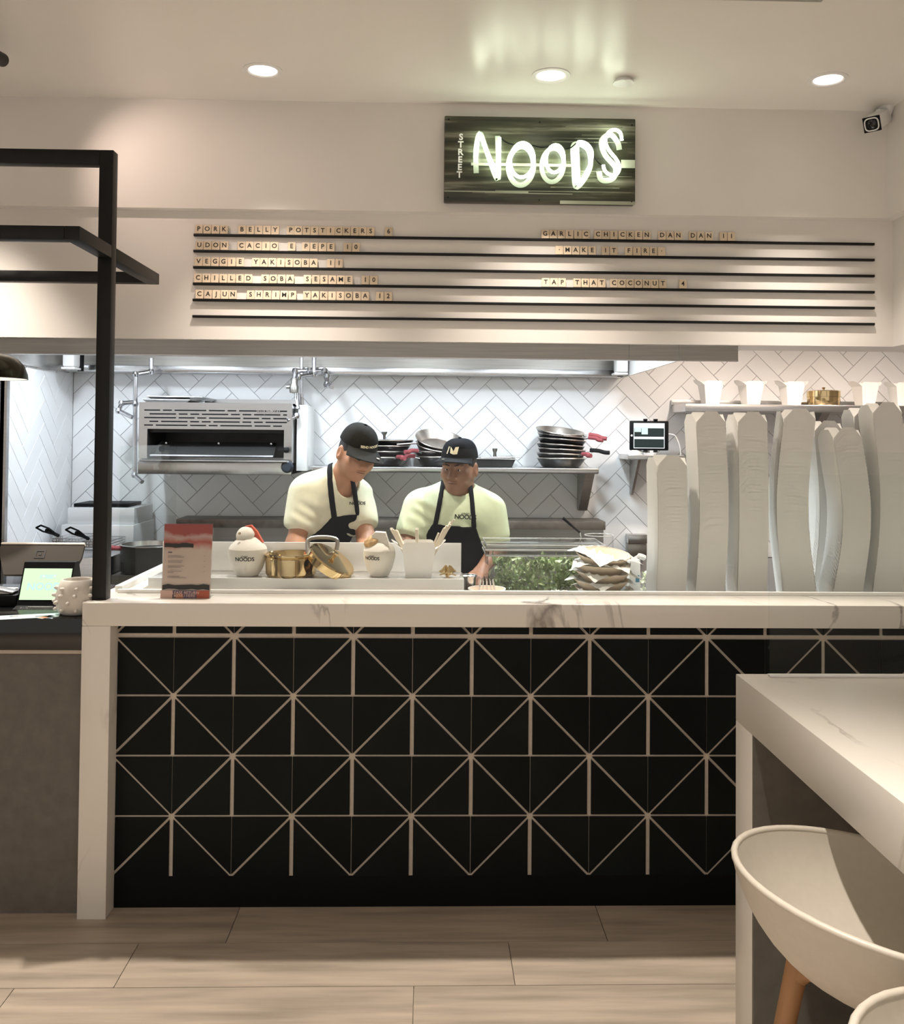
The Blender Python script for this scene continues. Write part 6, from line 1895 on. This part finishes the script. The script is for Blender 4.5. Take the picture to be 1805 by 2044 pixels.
# ------------------------------------------------------------------ bucket stools at the bar
M['shell'] = noisy(mat('cream_shell', (0.56, 0.52, 0.45), 0.42), 60, 0.03)
M['oak'] = noisy(mat('oak_leg', (0.36, 0.19, 0.085), 0.5), 5, 0.2, (6, 6, 1))
def stool(label, cx, cy, rz):
    t = thing('bar_stool', label, 'stool', (cx, cy, 0), 'bucket stools at the bar', rz)
    NU, NV = 48, 14
    R0, SZ = 0.262, 0.665
    def pt(a, v, o=0.0):
        # a = 0 is the front of the seat (+X), pi the back
        back = 0.5 - 0.5 * math.cos(a)
        rim = 0.795 + 0.088 * back
        rad = R0 * (1.0 + 0.02 * back)
        r = rad * math.sin(min(v, 1) * PI / 2) ** 0.9
        z = SZ + (rim - SZ) * (1 - math.cos(v * PI / 2)) ** (1.0 + 0.15 * back)
        x = r * math.cos(a) * 1.0 - 0.03 * back * (v ** 3)
        y = r * math.sin(a) * 1.02
        n_ = Vector((math.cos(a) * math.sin(v * 1.5), math.sin(a) * math.sin(v * 1.5), -math.cos(v * 1.5)))
        return Vector((x, y, z)) + n_ * o
    b = B()
    def skin_(o):
        c0 = b.verts.new(pt(0, 0.0, o)); rows_ = []
        for k_ in range(1, NV + 1): rows_.append([b.verts.new(pt(2 * PI * i / NU, k_ / NV, o)) for i in range(NU)])
        for i in range(NU): b.faces.new((c0, rows_[0][i], rows_[0][(i + 1) % NU]))
        for p_, q_ in zip(rows_[:-1], rows_[1:]):
            for i in range(NU): b.faces.new((p_[i], q_[i], q_[(i + 1) % NU], p_[(i + 1) % NU]))
        return rows_[-1]
    i_, o_ = skin_(0.0), skin_(0.011)
    for i in range(NU): b.faces.new((i_[i], i_[(i + 1) % NU], o_[(i + 1) % NU], o_[i]))
    obj('seat_shell', b, 'shell', t, local=True, smooth=0.9)
    b = B(); tube(b, [pt(2 * PI * i / NU, 1.0, 0.0055) for i in range(NU)], 0.0068, 8, True); obj('shell_rim', b, 'shell', t, local=True, smooth=1.0)
    for sx_, sy_ in ((-1, -1), (-1, 1), (1, -1), (1, 1)):
        b = B(); top = Vector((sx_ * 0.10, sy_ * 0.10, 0.675)); mid_ = Vector((sx_ * 0.135, sy_ * 0.135, 0.650)); bot = Vector((sx_ * 0.225, sy_ * 0.225, 0.0))
        tube(b, [mid_ - Vector((0, 0, 0.004)), bot], [0.023, 0.015], 12); obj('leg', b, 'oak', t, local=True, smooth=1.0)
    for a_ in (0, 1):
        b = B(); s_ = 1 if a_ == 0 else -1
        tube(b, smoothpath([(-0.135, -s_ * 0.135, 0.615), (-0.11, -s_ * 0.11, 0.635), (0, 0, 0.637), (0.11, s_ * 0.11, 0.635), (0.135, s_ * 0.135, 0.615)], 5), 0.022, 12); obj('cross_brace', b, 'oak', t, local=True, smooth=1.0)
    zf = 0.28
    e = [Vector((sx_ * (0.135 + 0.09 * 0.57), sy_ * (0.135 + 0.09 * 0.57), zf)) for sx_, sy_ in ((-1, -1), (1, -1), (1, 1), (-1, 1))]
    for i in range(4):
        b = B(); tube(b, [e[i], e[(i + 1) % 4]], 0.010, 10); obj('footrest', b, 'oak', t, local=True, smooth=1.0)
    return t
stool('cream bucket stool with oak legs nearest the tiled counter', 0.898, -1.55, 0.06)
stool('cream bucket stool at the bottom right corner, mostly out of frame', 0.862, -2.14, 0.05)
